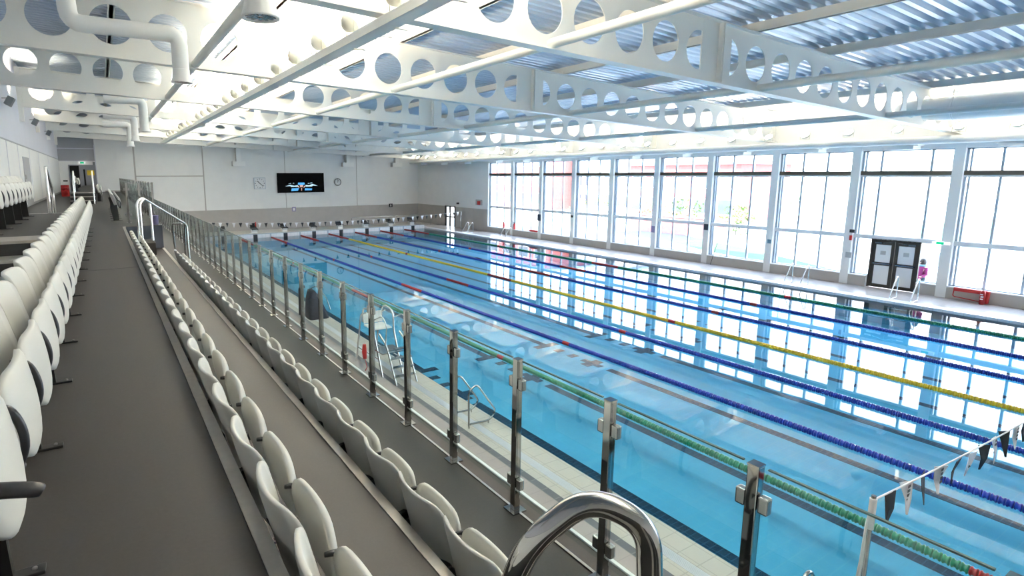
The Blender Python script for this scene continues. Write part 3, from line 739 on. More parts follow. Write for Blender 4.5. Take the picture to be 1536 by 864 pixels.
# near rail, right under the camera
t = thing('handrail', 'large polished steel handrail loop in the near foreground', 'handrail', (.7, .63, Z2))
b = MB(); zt = 4.585-Z2
b.tube(fillet([(-.10, .022, 0.02), (-.128, .078, 1.16), (-.098, .06, 1.248), (.005, .025, 1.322), (.088, -.04, 1.276), (.094, -.048, 1.15), (.10, -.055, 0.02)], .09, 10), .0225, 28)
b.build('rail_tube', 'chrome', t)
b = MB(); b.lathe([(.05, 0), (.05, .012)], 16, (-.10, .022, 0)); b.lathe([(.05, 0), (.05, .012)], 16, (.10, -.055, 0)); b.build('base_flange', 'chrome', t)
def stair_rail(name, label, segs, r=.028):
    t = thing('handrail', label, 'handrail', (0,0,0))
    for nm, pts in segs:
        b = MB(); b.tube(fillet(pts, .14, 5), r, 12); b.build(nm, 'railsteel', t)
    return t
stair_rail('r', 'steel stair handrail at the far end of the middle row', [
    ('rail_tube', [(.66, 14.9, Z3-.3), (.66, 14.9, 4.52), (.80, 15.2, 4.62), (1.93, 16.85, 3.80), (1.94, 16.84, Z1+.01)]),
    ('rail_tube', [(.72, 14.9, Z3-.4), (.72, 14.9, 4.48), (.84, 15.25, 4.58)]),
    ('baluster', [(.98, 15.5, 4.48), (.98, 15.45, Z2+.30)]),
    ('baluster', [(1.84, 19.3, Z1+.01), (1.78, 19.1, 3.42), (1.72, 18.3, 3.72), (1.86, 17.3, 3.80)]),
    ('baluster', [(1.94, 17.35, 3.78), (1.95, 17.9, Z1+.01)])])
def loop_rail(label, x, y0, z0, y1, z1, h=1.02):
    t = thing('handrail', label, 'handrail', (x, 0, 0))
    b = MB(); b.tube(fillet([(0, y0, z0), (0, y0, z0+h), (0, y1, z1+h), (0, y1, z1)], .12, 6), .03, 12); b.build('rail_tube', 'railsteel', t)
    b = MB()
    for y, z in ((y0, z0), (y1, z1)): b.lathe([(.06, z), (.06, z+.012)], 12, (0, y, 0))
    b.build('base_flange', 'chrome', t)
loop_rail('steel handrail loop where the upper platform steps back down', -.97, 15.3, Z3, 14.0, Z4, .98)
loop_rail('steel handrail on the left of the far steps', -1.12, 30.2, Z3, 31.6, Z4)
loop_rail('steel handrail on the right of the far steps', -.36, 30.2, Z3, 31.6, Z4)
# stair block and bin on the landing
t = tag(MB().box(-.36, .14, -.45, .45, 0, .30).build('step_block', 'floor', None, .01, (.86, 15.35, Z2)), 'grey carpeted step block below the stair handrail', 'step')
t = thing('waste_bin', 'lilac plastic bin standing at the near edge of the widened walkway', 'bin', (1.14, 16.6, Z3))
b = MB(); b.lathe([(.075, 0), (.085, .23), (.09, .235), (.09, .245), (.078, .245), (.07, .02)], 20); b.build('bin_body', 'purple', t)

# ------------------------------------------------------------------ lane ropes
fl = MB(); fl.lathe([(.02, -.043), (.052, -.043), (.066, -.034), (.066, -.022), (.050, -.012), (.050, .012), (.066, .022), (.066, .034), (.052, .043), (.02, .043)], 12, axis='y')
FM = {c: fl.mesh('float', c+'float') for c in ('red', 'green', 'blue', 'yellow')}
RC = ['green', 'blue', 'blue', 'yellow', 'blue', 'blue', 'green']
RL = ['green lane rope nearest the balustrade', 'blue lane rope next to the near green rope', 'blue lane rope on the near side of the yellow rope', 'yellow lane rope along the middle of the pool',
      'blue lane rope on the far side of the yellow rope', 'blue lane rope next to the far green rope', 'green lane rope nearest the windows']
def rope_col(c, y):
    d = PY1-y
    if d < 5 or d > 45: return 'red'
    if 24.08 < d < 25.95: return 'red'
    if abs(d-15.05) < .14 or abs(d-35.0) < .14: return 'red'
    return c
for k in range(7):
    x = 9.315+2.5*k; c = RC[k]
    t = thing('lane_rope', RL[k]+', floating on the water', 'lane rope', (x, 0, .025), 0, 'lane ropes')
    b = MB(); b.tube([(0, PY0, 0), (0, PY1, 0)], .008, 6); b.build('cable', 'cord', t)
    allY = [PY0+.2+.0925*i for i in range(int((PY1-PY0-.4)/.0925))]
    inview = [y for y in allY if -15 < project((x, y, .02))[0] < 1551 and -15 < project((x, y, .02))[1] < 879]
    near = set(inview[:90]); rest = {}
    for y in allY:
        cc = rope_col(c, y)
        if y in near: child('float', FM[cc], t, (0, y, 0))
        else: rest.setdefault(cc, []).append(y)
    for cc, L in rest.items():
        b = MB()
        for y in L: b.lathe([(.02, -.043), (.064, -.036), (.064, -.022), (.048, -.012), (.048, .012), (.064, .022), (.064, .036), (.02, .043)], 8, (0, y, 0), 'y')
        o = b.build('float_string', cc+'float', t); o['kind'] = 'stuff'; o['label'] = cc+' floats'

# ------------------------------------------------------------------ backstroke flags
def flag_line(y, x0, x1, z0, z1, sag, n, label, marks):
    t = thing('flag_line', label, 'bunting', (0, y, 0))
    def P(s_): return Vector((x0+(x1-x0)*s_, 0, z0+(z1-z0)*s_-sag*4*s_*(1-s_)))
    b = MB(); b.tube([P(i/40) for i in range(41)], .010 if marks else .008, 6); b.build('cord', 'cord', t)
    for i in range(n):
        s_ = (i+.8)/(n+.5); p = P(s_); q = P(s_+.0001); dx = .085 if marks else .125; hh = .34
        tw = random.uniform(-.5, .5); ca, sa = math.cos(tw), math.sin(tw)
        col = 'flagblack' if i % 2 == 0 else 'flagwhite'
        b = MB(); th = .003
        ring = []
        for (u, v) in ((-dx, 0), (dx, 0), (dx*.45, -hh*.5), (.01, -hh), (-.01, -hh), (-dx*.5, -hh*.5)):
            bend = .03*math.sin(v*9+i)
            ring.append((u*ca+bend*(v/-hh), u*sa+bend, v))
        vs = [(a, b_-th, c) for a, b_, c in ring]+[(a, b_+th, c) for a, b_, c in ring]; m_ = len(ring)
        b.add(vs, [tuple(range(m_)), tuple(range(2*m_-1, m_-1, -1))]+[(k, (k+1) % m_, m_+(k+1) % m_, m_+k) for k in range(m_)])
        o = b.build('flag', col, t, 0, p)
        if marks and i % 2:
            o['label'] = 'white flag with dark lettering'
            b = MB()
            for k in range(4): b.box(-.03*ca+.0, .03*ca, -.012+ .0, -.008, -.05-.05*k, -.02-.05*k)
            b.build('lettering', 'ink', o)
    return t
flag_line(2.13, 6.225, 27.6, 2.0, 2.0, .45, 48, 'line of black and white pennants across the near end of the pool', True)
flag_line(42.13, 6.225, 27.575, 1.85, 1.85, .35, 46, 'line of black and white pennants across the far end of the pool', False)
def flag_pole(x, y, label, h):
    t = thing('flag_pole', label, 'pole', (x, y, DZ))
    b = MB(); b.tube([(0, 0, 0), (0, 0, h)], .022, 10); b.build('pole_tube', 'steel', t)
    b = MB(); b.lathe([(.06, 0), (.06, .015)], 12); b.build('base_flange', 'steel', t)
    b = MB(); b.tube([(0, 0, h-.02), (-.03, .02, h-.3), (-.06, .02, h-.7), (-.09, .02, h-.85), (-.05, .02, h-.88), (-.02, .02, h-.6), (.025, .01, h-.2)], .012, 6)
    b.tube([(0,0,h-.03),(0,0,h-.35)], .033, 8)
    b.build('tie_cord', 'cord', t)
flag_pole(6.2, 2.13, 'steel pole holding the near pennant line on the near deck', 1.95)
flag_pole(6.2, 42.13, 'steel pole holding the far pennant line on the near deck', 1.78)
flag_pole(27.6, 42.13, 'steel pole holding the far pennant line on the window side', 1.78)

# ------------------------------------------------------------------ starting blocks
def make_block(label, x):
    t = thing('starting_block', label, 'starting block', (x, PY1+.35, .39), 0, 'starting blocks')
    b = MB(); b.hexa([(-.22,-.2,0),(.22,-.2,0),(.22,.25,0),(-.22,.25,0),(-.2,-.22,.3),(.2,-.22,.3),(.2,.2,.36),(-.2,.2,.36)]); b.build('pedestal', 'white', t)
    b = MB(); b.hexa([(-.26,-.36,.30),(.26,-.36,.30),(.26,.42,.40),(-.26,.42,.40),(-.26,-.36,.36),(.26,-.36,.36),(.26,.42,.46),(-.26,.42,.46)]); b.build('top_plate', 'black', t)
    b = MB(); b.hexa([(-.24,.22,.44),(.24,.22,.44),(.24,.46,.62),(-.24,.46,.62),(-.24,.18,.47),(.24,.18,.47),(.24,.42,.66),(-.24,.42,.66)]); b.build('back_plate', 'black', t)
    b = MB(); b.tube([(-.24, -.3, .36), (-.24, -.42, .22), (.24, -.42, .22), (.24, -.3, .36)], .018, 8); b.build('start_grip', 'steel', t)
    return t
bl = None
for k in range(8):
    x = 6.815+1.25+2.5*k; 
    if k == 7: x = 25.35
    lab = f'white and black starting block, {nth(k+1)} from the balustrade side'
    if bl is None: bl = make_block(lab, x)
    else: dup(bl, (x, PY1+.35, .39), None, lab)
b = MB()
for k in range(8):
    x = 6.815+1.25+2.5*k if k < 7 else 25.35
    b.box(x-.17, x+.17, PY1-.02, PY1, -.5, .31)
struct(b.build('trim_22', 'flagblack'))
b = MB()
for k in range(7): b.box(9.315+2.5*k-.06, 9.315+2.5*k+.06, PY1-.03, PY1-.001, -.3, .33)
b.box(PX0, PX1-.9, PY1-.035, PY1-.001, .30, .34)
struct(b.build('trim_23', 'frame'))
b = MB(); q = thing('red_paddle', 'small red paddle standing on the starting block nearest the screen clock', 'paddle', (10.565-.0+.2, PY1+.6, .39+.44))
b.box(-.05, .05, -.02, .02, .035, .455); b.build('paddle_blade', 'red', q)
rl = thing('guard_rail', 'low steel guard rail on the far deck by the window corner', 'guard rail', (0, PY1+2.2, 0))
b = MB(); b.tube(fillet([(20.0, 0, DZ), (20, 0, 1.15), (24.3, 0, 1.15), (24.3, 0, DZ)], .1), .02, 8); b.build('rail_tube', 'steel', rl)
b = MB(); b.tube(fillet([(24.6, 0, DZ), (24.6, 0, 1.15), (28.6, 0, 1.15), (28.6, 0, DZ)], .1), .02, 8); b.build('rail_tube', 'steel', rl)

# ------------------------------------------------------------------ pool ladders
def pool_ladder(loc, rz, label, group=None):
    t = thing('pool_ladder', label, 'ladder', loc, rz, group)
    for s_ in (-1, 1):
        b = MB(); y = s_*.345
        b.tube(fillet([(-.66, y, 0), (-.65, y, .90), (-.52, y, .95), (-.02, y, .16), (-.10, y, .05), (-.64, y, .07)], .13, 6), .021, 12)
        b.tube([(-.08, y, .06), (-.08, y, 0)], .016, 8)
        b.build('ladder_rail', 'railsteel', t)
    for k in range(3):
        b = MB(); b.box(.03, .12, -.335, .335, -.18-.22*k-DZ, -.15-.22*k-DZ); b.build('rung', 'steel', t)
pool_ladder((PX1+.10, 9.0*1.02, DZ), PI, 'steel pool ladder in front of the double doors', 'ladders on the window side')
pool_ladder((PX1+.10, 12.95*1.02, DZ), PI, 'steel pool ladder at the window left of the double doors', 'ladders on the window side')
pool_ladder((PX1+.10, 34.9, DZ), PI, 'steel pool ladder below the red extinguishers', 'ladders on the window side')
pool_ladder((PX1+.10, 40.2, DZ), PI, 'steel pool ladder nearest the far exit door', 'ladders on the window side')
def loop_ladder(y, label):
    t = thing('pool_ladder', label, 'ladder', (0, y, DZ))
    for y2 in (0, .62):
        b = MB(); b.tube(fillet([(5.94, y2, 0), (5.93, y2, .78), (6.12, y2+.0, .90), (6.62, y2, .22), (6.45, y2, .06), (5.96, y2, .08)], .14, 6), .02, 12); b.build('ladder_rail', 'steel', t)
        b = MB(); b.tube([(6.42, y2, .07), (6.42, y2, 0)], .014, 8); b.build('ladder_foot', 'steel', t)
loop_ladder(8.75, 'pair of steel grab loops on the near deck beside the lifeguard chair')
loop_ladder(1.95, 'pair of steel grab loops on the near deck at the bottom of the photo')

# ------------------------------------------------------------------ lifeguard chair
t = thing('lifeguard_chair', 'tall steel lifeguard chair with white seat on the near deck', 'lifeguard chair', (5.62, 12.0, DZ))
def tb(nm, pts, r=.025, rr=.1, m='railsteel'): b = MB(); b.tube(fillet(pts, rr, 5), r, 10); return b.build(nm, m, t)
for x in (0.0, .56):
    tb('leg', [(x-.02, 1.75, 0), (x+.02, 1.45, 1.38), (x+.02, 1.15, 1.48)])
    tb('leg', [(x+.06, .25, 0), (x+.02, .62, 1.02), (x+.02, .66, 1.55), (x+.02, .95, 1.62), (x+.02, 1.30, 1.58), (x+.02, 1.36, 1.2)], rr=.14)
    tb('ladder_rail', [(x+.10, -.45, 0), (x+.06, .0, .92), (x+.04, .35, 1.1)], rr=.2)
    tb('brace', [(x, 1.66, .42), (x+.05, .40, .42)], .015)
    tb('grab_rail', [(x+.05, .02, .88), (x+.03, -.12, 1.42), (x+.03, .12, 1.62), (x+.02, .64, 1.4)], .017, .16)
for k in range(4):
    z = .18+.2*k; y = -.45+.49*z; b = MB(); b.box(.10-.04*k*.3, .66, y-.06, y+.08, z, z+.02); b.build('ladder_step', 'steel', t)
b = MB(); b.box(.02, .60, .15, .75, .62, .645); b.build('footrest', 'steel', t)
b = MB(); b.box(.03, .57, .72, 1.30, 1.10, 1.14); b.build('seat', 'white', t, .01)
b = MB(); b.hexa([(.03,1.28,1.16),(.57,1.28,1.16),(.57,1.31,1.16),(.03,1.31,1.16),(.03,1.36,1.44),(.57,1.36,1.44),(.57,1.39,1.44),(.03,1.39,1.44)]); b.build('backrest', 'white', t)
q = thing('rescue_tube', 'red rescue tube hanging behind the lifeguard chair', 'rescue tube', (5.47, 12.85, DZ+.35))
b = MB(); b.tube([(0, 0, .0), (.0, .03, .18), (0, .02, .38)], [.05, .065, .045], 10); b.build('foam_body', 'red', q)
b = MB(); b.tube([(0, 0, 0), (.02, -.08, -.2), (-.02, -.05, -.3)], .01, 6); b.build('strap', 'red', q)
# pool hoist under a cover
t = thing('pool_hoist', 'pool hoist under a dark blue fabric cover on the near deck', 'pool hoist', (6.2, 19.0, DZ))
b = MB(); prof_ = [(-.30, 0), (.43, 0), (.40, .12), (.22, .52), (.08, .86), (-.08, 1.03), (-.20, 1.0), (-.25, .7), (-.29, .3)]
vs = []; ys_ = (-.36, -.32, -.18, 0, .18, .32, .36); sc_ = (.72, .93, 1, 1.02, 1, .93, .72)
for k, yy in enumerate(ys_):
    for (px_, pz_) in prof_: vs.append(((px_)*sc_[k]+.015*math.sin(7*pz_+3*yy), yy*(1.1-.35*pz_), pz_*(.94+.06*sc_[k])))
m9 = len(prof_)
b.add(vs, [(j*m9+i, j*m9+(i+1)%m9, (j+1)*m9+(i+1)%m9, (j+1)*m9+i) for j in range(6) for i in range(m9)]+[tuple(range(m9-1, -1, -1)), tuple(range(6*m9, 7*m9))], True)
b.build('fabric_cover', 'cover', t)
b = MB(); b.tube(fillet([(-.35, .62, 0), (-.33, .62, 1.0), (-.2, .5, 1.05)], .1), .06, 10); b.build('mast', 'cover', t)
b = MB(); b.tube(fillet([(-.1, .2, 1.0), (.1, .1, 1.12), (.32, -.35, .75), (.42, -.45, .3)], .1), .018, 8); b.build('arm_tube', 'steel', t)

# ------------------------------------------------------------------ things on the walls
def ew(x, z): return (x*S, zh(z))
x0, z1 = ew(13.75, 5.33); x1, z0 = ew(18.14, 3.54)
t = thing('video_screen', 'wide black video screen showing a butterfly swimmer on the end wall', 'screen', ((x0+x1)/2, YE-.12, (z0+z1)/2)); W2, H2 = (x1-x0)/2, (z1-z0)/2
b = MB(); b.box(-W2, W2, -.06, .12, -H2, H2); b.build('screen_panel', 'screen', t)
def patch(m, polys, dy=-.066):
    for p in polys: MB().prism(p, dy, dy+.004, 'y').build('picture', m, t)
patch('scrwhite', [[(-1.55,-.32),(-1.1,-.18),(-.7,-.28),(-.35,-.22),(-.35,-.36),(-.95,-.38),(-1.1,-.30)], [(1.6,-.30),(1.1,-.12),(.75,-.24),(.4,-.2),(.4,-.36),(1.0,-.36),(1.15,-.28)],
    [(-1.3,-.10),(-1.0,-.02),(-1.02,-.07)], [(-.85,-.04),(-.7,.0),(-.72,-.06)], [(.75,-.04),(1.1,.02),(1.0,-.06)], [(.62,-.08),(.72,-.02),(.8,-.08)]])
patch('scrblue', [[(-1.0,-.78),(-.35,-.74),(-.25,-.50),(-.95,-.52)], [(.3,-.72),(1.0,-.72),(1.05,-.56),(.35,-.52)], [(-.30,.02),(.30,.02),(.34,-.14),(.22,-.2),(-.22,-.2),(-.34,-.14)]])
patch('scrskin', [[(-.16,-.2),(.16,-.2),(.12,-.42),(-.12,-.42)], [(-.45,-.32),(-.25,-.28),(-.2,-.5)], [(.25,-.28),(.4,-.34),(.2,-.5)], [(-.05,-.5),(.06,-.5),(.03,-.75),(-.03,-.75)]])
def clock(label, cx, cz, r, square, ha, ma):
    t = thing('wall_clock', label, 'clock', (cx, YE-.05, cz))
    b = MB()
    if square: b.box(-r, r, -.05, .05, -r, r); b.build('clock_frame', 'frame', t); b = MB(); b.box(-r*.93, r*.93, -.056, -.05, -r*.93, r*.93); b.build('clock_face', 'clockface', t)
    else:
        b.tube([(r*math.cos(a*PI/16), -.02, r*math.sin(a*PI/16)) for a in range(32)], r*.10, 8, closed=True); b.build('clock_frame', 'ink', t)
        b = MB(); b.lathe([(.001, -.03), (r*.98, -.03), (r*.98, .03)], 32, axis='y'); b.build('clock_face', 'clockface', t)
    b = MB()
    for k in range(12):
        a = k*PI/6; big = .055 if k % 3 == 0 else .035
        b.bar((r*.70*math.sin(a), -.06, r*.70*math.cos(a)), (r*.84*math.sin(a), -.06, r*.84*math.cos(a)), big*r*2.2, .004, (0,1,0))
    b.build('hour_marks', 'ink', t)
    b = MB(); b.bar((-.15*r*math.sin(ha), -.064, -.15*r*math.cos(ha)), (.6*r*math.sin(ha), -.064, .6*r*math.cos(ha)), r*.11, .004, (0,1,0)); b.build('hour_hand', 'ink', t)
    b = MB(); b.bar((-.15*r*math.sin(ma), -.068, -.15*r*math.cos(ma)), (.78*r*math.sin(ma), -.068, .78*r*math.cos(ma)), r*.09, .004, (0,1,0)); b.build('minute_hand', 'ink', t)
cx, cz = ew(12.18, 4.42); clock('large square white pace clock left of the video screen', cx, cz, .52, True, -.78, 2.3)
cx, cz = ew(19.55, 4.47); clock('small round wall clock right of the video screen', cx, cz, .34, False, .3, 0)
def flat(name, label, cat, loc, sx, sy, sz, m, extra=None):
    t = thing(name, label, cat, loc); b = MB(); b.box(-sx/2, sx/2, -sy/2, sy/2, -sz/2, sz/2); b.build('sign_board' if 'sign' in name else name+'_body', m, t)
    for mm, bx in (extra or []):
        b = MB(); b.box(*bx); b.build('symbol', mm, t)
    return t
x, z = ew(14.95, 2.0); flat('wall_sign', 'small purple sign under the video screen beside the pipe', 'sign', (x+.25, YE-.03, z), .38, .03, .42, 'purple', [('white', (-.1,.1,-.02,-.015,-.12,.12))])
x, z = ew(25.2, 2.06); flat('wall_sign', 'small dark sign on the end wall near the window corner', 'sign', (x, YE-.03, z), .42, .03, .36, 'ink', [('white', (-.05,.05,-.02,-.015,-.1,.1))])
flat('exit_sign', 'green exit sign above the door at the end of the stand', 'exit sign', (-1.22, YE-.1, 6.17), .46, .05, .13, 'exitwhite', [('exitgreen', (-.13,.13,-.03,-.025,-.07,.07))])
flat('wall_speaker', 'dark wall speaker box right of the stand door', 'speaker', (-.42, YE-.12, 6.12), .16, .2, .24, 'speaker')
flat('socket_plate', 'small dark socket plate left of the stand door', 'socket', (-2.45, YE-.02, 4.75), .30, .03, .11, 'ink')
t = thing('exit_sign', 'green exit sign on the column right of the double doors', 'exit sign', (XR-.06, 8.64*S+.02, zh(2.40))); b = MB(); b.box(-.03,.03,-.28,.28,-.055,.055); b.build('sign_board','exitwhite',t); b = MB(); b.box(-.034,-.03,-.10,.14,-.05,.05); b.build('symbol','exitgreen',t)
def rwplate(name, label, cat, y, z, sy, sz, m, x=-.03, th=.04):
    t = thing(name, label, cat, (XR+x, y*S, zh(z))); b = MB(); b.box(-th/2, th/2, -sy/2, sy/2, -sz/2, sz/2); b.build(name+'_body', m, t); return t
t = rwplate('wall_sign', 'grey and red pool rules sign left of the first window', 'sign', 40.45, 2.72, 1.0, .5, 'notice'); b = MB(); b.box(-.025,-.02,-.25,.25,-.22,.12); b.build('sign_picture','red',t)
rwplate('camera_dome', 'small dark camera above the far exit door', 'camera', 43.8, 2.5, .22, .16, 'ink', -.08, .16)
rwplate('alarm_plate', 'small brown call point on the column left of the double doors', 'call point', 11.75, 2.62, .2, .14, 'ink', -.05, .05)
rwplate('alarm_plate', 'red switch plate below the brown call point on that column', 'call point', 11.78, 2.32, .1, .22, 'red', -.05, .05)
rwplate('wall_sign', 'small pale notice above the deck on the column left of the double doors', 'sign', 11.8, 1.55, .24, .26, 'notice', -.03, .02)
rwplate('wall_sign', 'blue round sign on the column by the fourth window', 'sign', 22.2, 1.85, .26, .40, 'purple', -.03, .02)
rwplate('wall_sign', 'pale blue sign on the column left of the ladder', 'sign', 15.3, 1.8, .18, .2, 'lightblue', -.03, .02)
rwplate('wall_sign', 'dark grey notice high on the column by the fifth window', 'sign', 18.75, 2.25, .26, .34, 'slate', -.03, .02)
rwplate('wall_sign', 'dark grey notice on the column by the second window', 'sign', 32.5, 1.9, .4, .5, 'slate', -.03, .02)
rwplate('alarm_plate', 'dark call point on the column by the third window', 'call point', 29.0, 2.2, .2, .16, 'ink', -.05, .05)
# extinguishers on the sill, life buoy set, net
def extinguisher(y, label):
    t = thing('fire_extinguisher', label, 'fire extinguisher', (XR+.05, y*S, SILL+.012))
    b = MB(); b.lathe([(.07, 0), (.09, .02), (.09, .40), (.06, .48), (.03, .50)], 16); b.build('cylinder', 'red', t)
    b = MB(); b.lathe([(.03, .50), (.035, .56), (.02, .58)], 10); b.bar((-.02, 0, .58), (-.12, .1, .62), .02, .02); b.build('valve', 'black', t)
    b = MB(); b.tube([(0, .03, .55), (0, .13, .45), (0, .12, .1)], .014, 6); b.build('hose', 'black', t)
extinguisher(36.95, 'red fire extinguisher on the sill of the first window')
extinguisher(35.55, 'red fire extinguisher standing past the first window column')
t = thing('torpedo_buoy', 'red torpedo rescue buoy lying on the second window sill', 'rescue buoy', (XR+.05, 33.2*S, SILL+.10))
b = MB(); b.tube([(0, -.6, 0), (0, -.4, 0), (0, .3, 0), (0, .55, 0)], [.03, .09, .09, .03], 12); b.build('foam_body', 'red', t)
t = thing('rescue_bag', 'red throw bag with hanging strap on the kerb right of the double doors', 'rescue bag', (XR-.16, 0, 0))
ya, yb = 7.05*S, 8.05*S; z1 = zh(.78)-.02; z0 = DZ+.02
b = MB(); b.box(-.08, .08, ya, yb, z1-.16, z1); b.build('top_roll', 'red', t, .05)
b = MB(); b.box(-.09, .11, ya-.04, ya+.22, z0, z1); hb = b.build('red_case', 'red', t, .04)
b = MB(); b.tube(fillet([(-.02, yb-.02, z1-.1), (-.02, yb, z0+.12), (-.02, ya+.2, z0+.05)], .08), .018, 8); b.build('strap', 'red', t)
q = thing('fire_extinguisher', 'dark red extinguisher with white label in the red case by the kerb', 'fire extinguisher', (XR-.36, ya+.10, DZ))
b = MB(); b.lathe([(.07, 0), (.085, .02), (.085, .46), (.05, .53), (.03, .55)], 16); b.build('cylinder', 'redfloat', q)
b = MB(); b.box(-.09, -.082, -.045, .045, .2, .24); b.box(-.09, -.082, -.05, .03, .28, .34); b.box(-.09, -.082, -.03, .05, .38, .42); b.build('label_text', 'flagwhite', q)
b = MB(); b.lathe([(.03, .55), (.03, .6)], 8); b.bar((-.02, 0, .6), (-.08, .05, .66), .03, .03); b.build('valve', 'notice', q)
# leaning pole between windows
t = thing('rescue_pole', 'thin pole leaning on the column below the fifth window', 'pole', (XR-.25, 18.2*S, DZ)); b = MB(); b.tube([(0, 0, 0), (.18, -.22, 1.25)], .014, 6); b.build('pole_tube', 'ink', t)
# stand floor: hose reel, loudspeakers
t = thing('fire_station', 'red fire point box standing on the floor by the left wall', 'fire point', (-2.02, 42.5, Z3))
b = MB(); b.box(-.22, .22, -.15, .15, 0, .72); b.build('cabinet', 'red', t, .04)
b = MB()
for s_ in (-.1, .1): b.lathe([(.08, -.16), (.11, -.17)], 12, (s_, 0, .5), 'y')
b.lathe([(.16, -.165), (.16, -.175)], 14, (0, 0, .22), 'y'); b.build('hose_reel', 'redfloat', t)
t = thing('fire_bucket', 'red bucket behind the upper seats by the left wall', 'bucket', (-2.0, 13.4, Z4)); b = MB(); b.lathe([(.10, 0), (.13, .28), (.125, .28), (.09, .02)], 14); b.build('bucket_body', 'red', t)
for y, nm in ((25.2, 'nearest'), (34.2, 'middle'), (42.5, 'farthest')):
    t = thing('floodlight', f'{nm} grey square floodlight high on the left wall', 'floodlight', (XL+.22, y, 7.75))
    b = MB(); b.box(-.10, .10, -.22, .22, -.16, .16); o = b.build('lamp_housing', 'speaker', t, .01); o.rotation_euler = (0, .5, 0)
    b = MB(); b.bar((-.22, 0, .1), (0, 0, .12), .04, .04); b.build('bracket', 'steel', t)
    l = bpy.data.lights.new('wall_lamp', 'SPOT'); l.energy = 160; l.spot_size = 1.6; l.spot_blend = .8; l.color = (1, .85, .6); l.shadow_soft_size = .1
    o = bpy.data.objects.new('wall_lamp', l); COL.objects.link(o); o.location = (XL+.4, y+2.2, 7.9); o.rotation_euler = (PI-.25, 0, 0)

# ------------------------------------------------------------------ outside
b = MB(); b.box(XR+.35, 260, -160, 330, GZ-.2, GZ); struct(b.build('ground', 'grassdry'))
b = MB(); b.prism([(32.6, 13.6), (34.6, 14.6), (39.8, 23.1), (41.5, 27.3), (38.6, 28.4), (36.2, 24.0)], GZ, GZ+.01, 'z'); struct(b.build('ground_lawn', 'grass'))
b = MB(); b.prism([(38.6, 28.5), (41.8, 27.4), (46.5, 35.4), (40, 36.5)], GZ, GZ+.012, 'z'); struct(b.build('ground_shade_patch', 'path_and_shade'))  # dark patch painted on the paving in place of a bluish shadow
b = MB(); b.prism([(38.5, 12.2), (45, 12.7), (69, 15.4), (110, 20), (110, 23.0), (81, 18.8), (52.8, 15.2), (42.0, 14.2)], GZ, GZ+.014, 'z'); struct(b.build('ground_road', 'path_and_shade'))
b = MB(); b.box(XR+26, XR+60, -20, 24, GZ, GZ+.01); struct(b.build('ground_field', 'grass'))
def building(name, label, x0, x1, y0, y1, h, wall, rows, roof='roofblue', n=5):
    t = thing('building', label, 'building', (x0, y0, GZ))
    L = y1-y0
    b = MB(); b.box(0, x1-x0, 0, L, 0, h); wl = b.build('facade', wall, t)
    b = MB(); b.box(-.4, x1-x0+.4, -.4, L+.4, h, h+.35); b.build('roof', roof, t)
    for r_ in range(rows):
        for k in range(n):
            yc = L*(k+.5)/n; z = .8+2.9*r_; ww = L/n*.30
            f = MB().box(-.06, .02, yc-ww-.1, yc+ww+.1, z-.1, z+1.7).build('window_frame', 'framewhite', t)
            MB().box(-.07, -.06, yc-ww, yc+ww, z, z+1.6).build('pane', 'darkglass', f)
building('a', 'tall red brick building seen through the farthest windows', 58, 68, 64, 84, 9.5, 'brick', 3)
building('b', 'dark glazed building between the two brick ones', 62, 70, 52, 63.0, 8, 'brickpale', 2, 'roofblue', 6)
building('c', 'low red brick building with blue roof beyond the lawn', 60, 70, 36, 51.0, 6.4, 'brick', 2)
def bush(label, x, y, r, h, m, n=260):
    t = thing('shrub', label, 'shrub', (x, y, GZ)); b = MB()
    for k in range(n):
        a = random.uniform(0, 2*PI); q = random.random()**.5; z = h*random.uniform(.05, 1); rr = r*math.sqrt(max(.05, 1-(z/h-.45)**2*2.2))*q
        c = Vector((rr*math.cos(a), rr*math.sin(a), z)); s_ = .16*random.uniform(.6, 1.3)
        u = Vector((random.uniform(-1,1), random.uniform(-1,1), random.uniform(-.4,1))).normalized(); v = u.orthogonal().normalized(); w_ = u.cross(v)
        b.add([c+v*s_, c+w_*s_*.5, c-v*s_, c-w_*s_*.5, c+u*s_*.2], [(0,1,4),(1,2,4),(2,3,4),(3,0,4),(0,3,2,1)])
    b.build('foliage', m, t)
    b = MB(); b.tube([(0,0,0),(.02,.02,h*.5)], [.05,.03], 6); b.build('stem', 'hair', t)
bush('yellow green bush outside the fourth window from the far end', 46, 41.3, 1.9, 3.2, 'leaflight')
bush('yellow green bush outside the third window from the far end', 46.5, 46.2, 1.5, 2.6, 'leaflight')
bush('pale bush outside the fifth window from the far end', 47.5, 37.0, 2.0, 2.8, 'leaflight')
bush('dark green bush behind the low brick wall outside the sixth window', 47.2, 33.2, 1.8, 3.0, 'leaf')
bush('dark green bush right of the low brick wall', 47.6, 28.6, 1.5, 2.6, 'leaf')
bush('russet bush near the low brick building', 49.8, 39.6, 1.2, 1.6, 'leafred')
bush('small round green tree far across the field', 88, 45, 2.4, 4.2, 'leaf')
t = thing('brick_wall', 'low red brick wall outside the sixth window', 'wall', (44, 27.5, GZ)); b = MB(); b.box(0, .4, 0, 9.5, 0, 1.5); b.build('masonry', 'brick', t); b = MB(); b.box(-.05,.45,-.05,9.55,1.5,1.6); b.build('coping', 'brickpale', t)
t = thing('lamp_post', 'pale lamp post on the lawn outside the double door window', 'lamp post', (38, 19.5, GZ)); b = MB(); b.tube([(0,0,0),(0,0,4.6)], .05, 8); b.build('post_shaft', 'frame', t); b = MB(); b.box(-.35,.35,-.08,.08,4.5,4.6); b.build('lamp_head','frame',t)
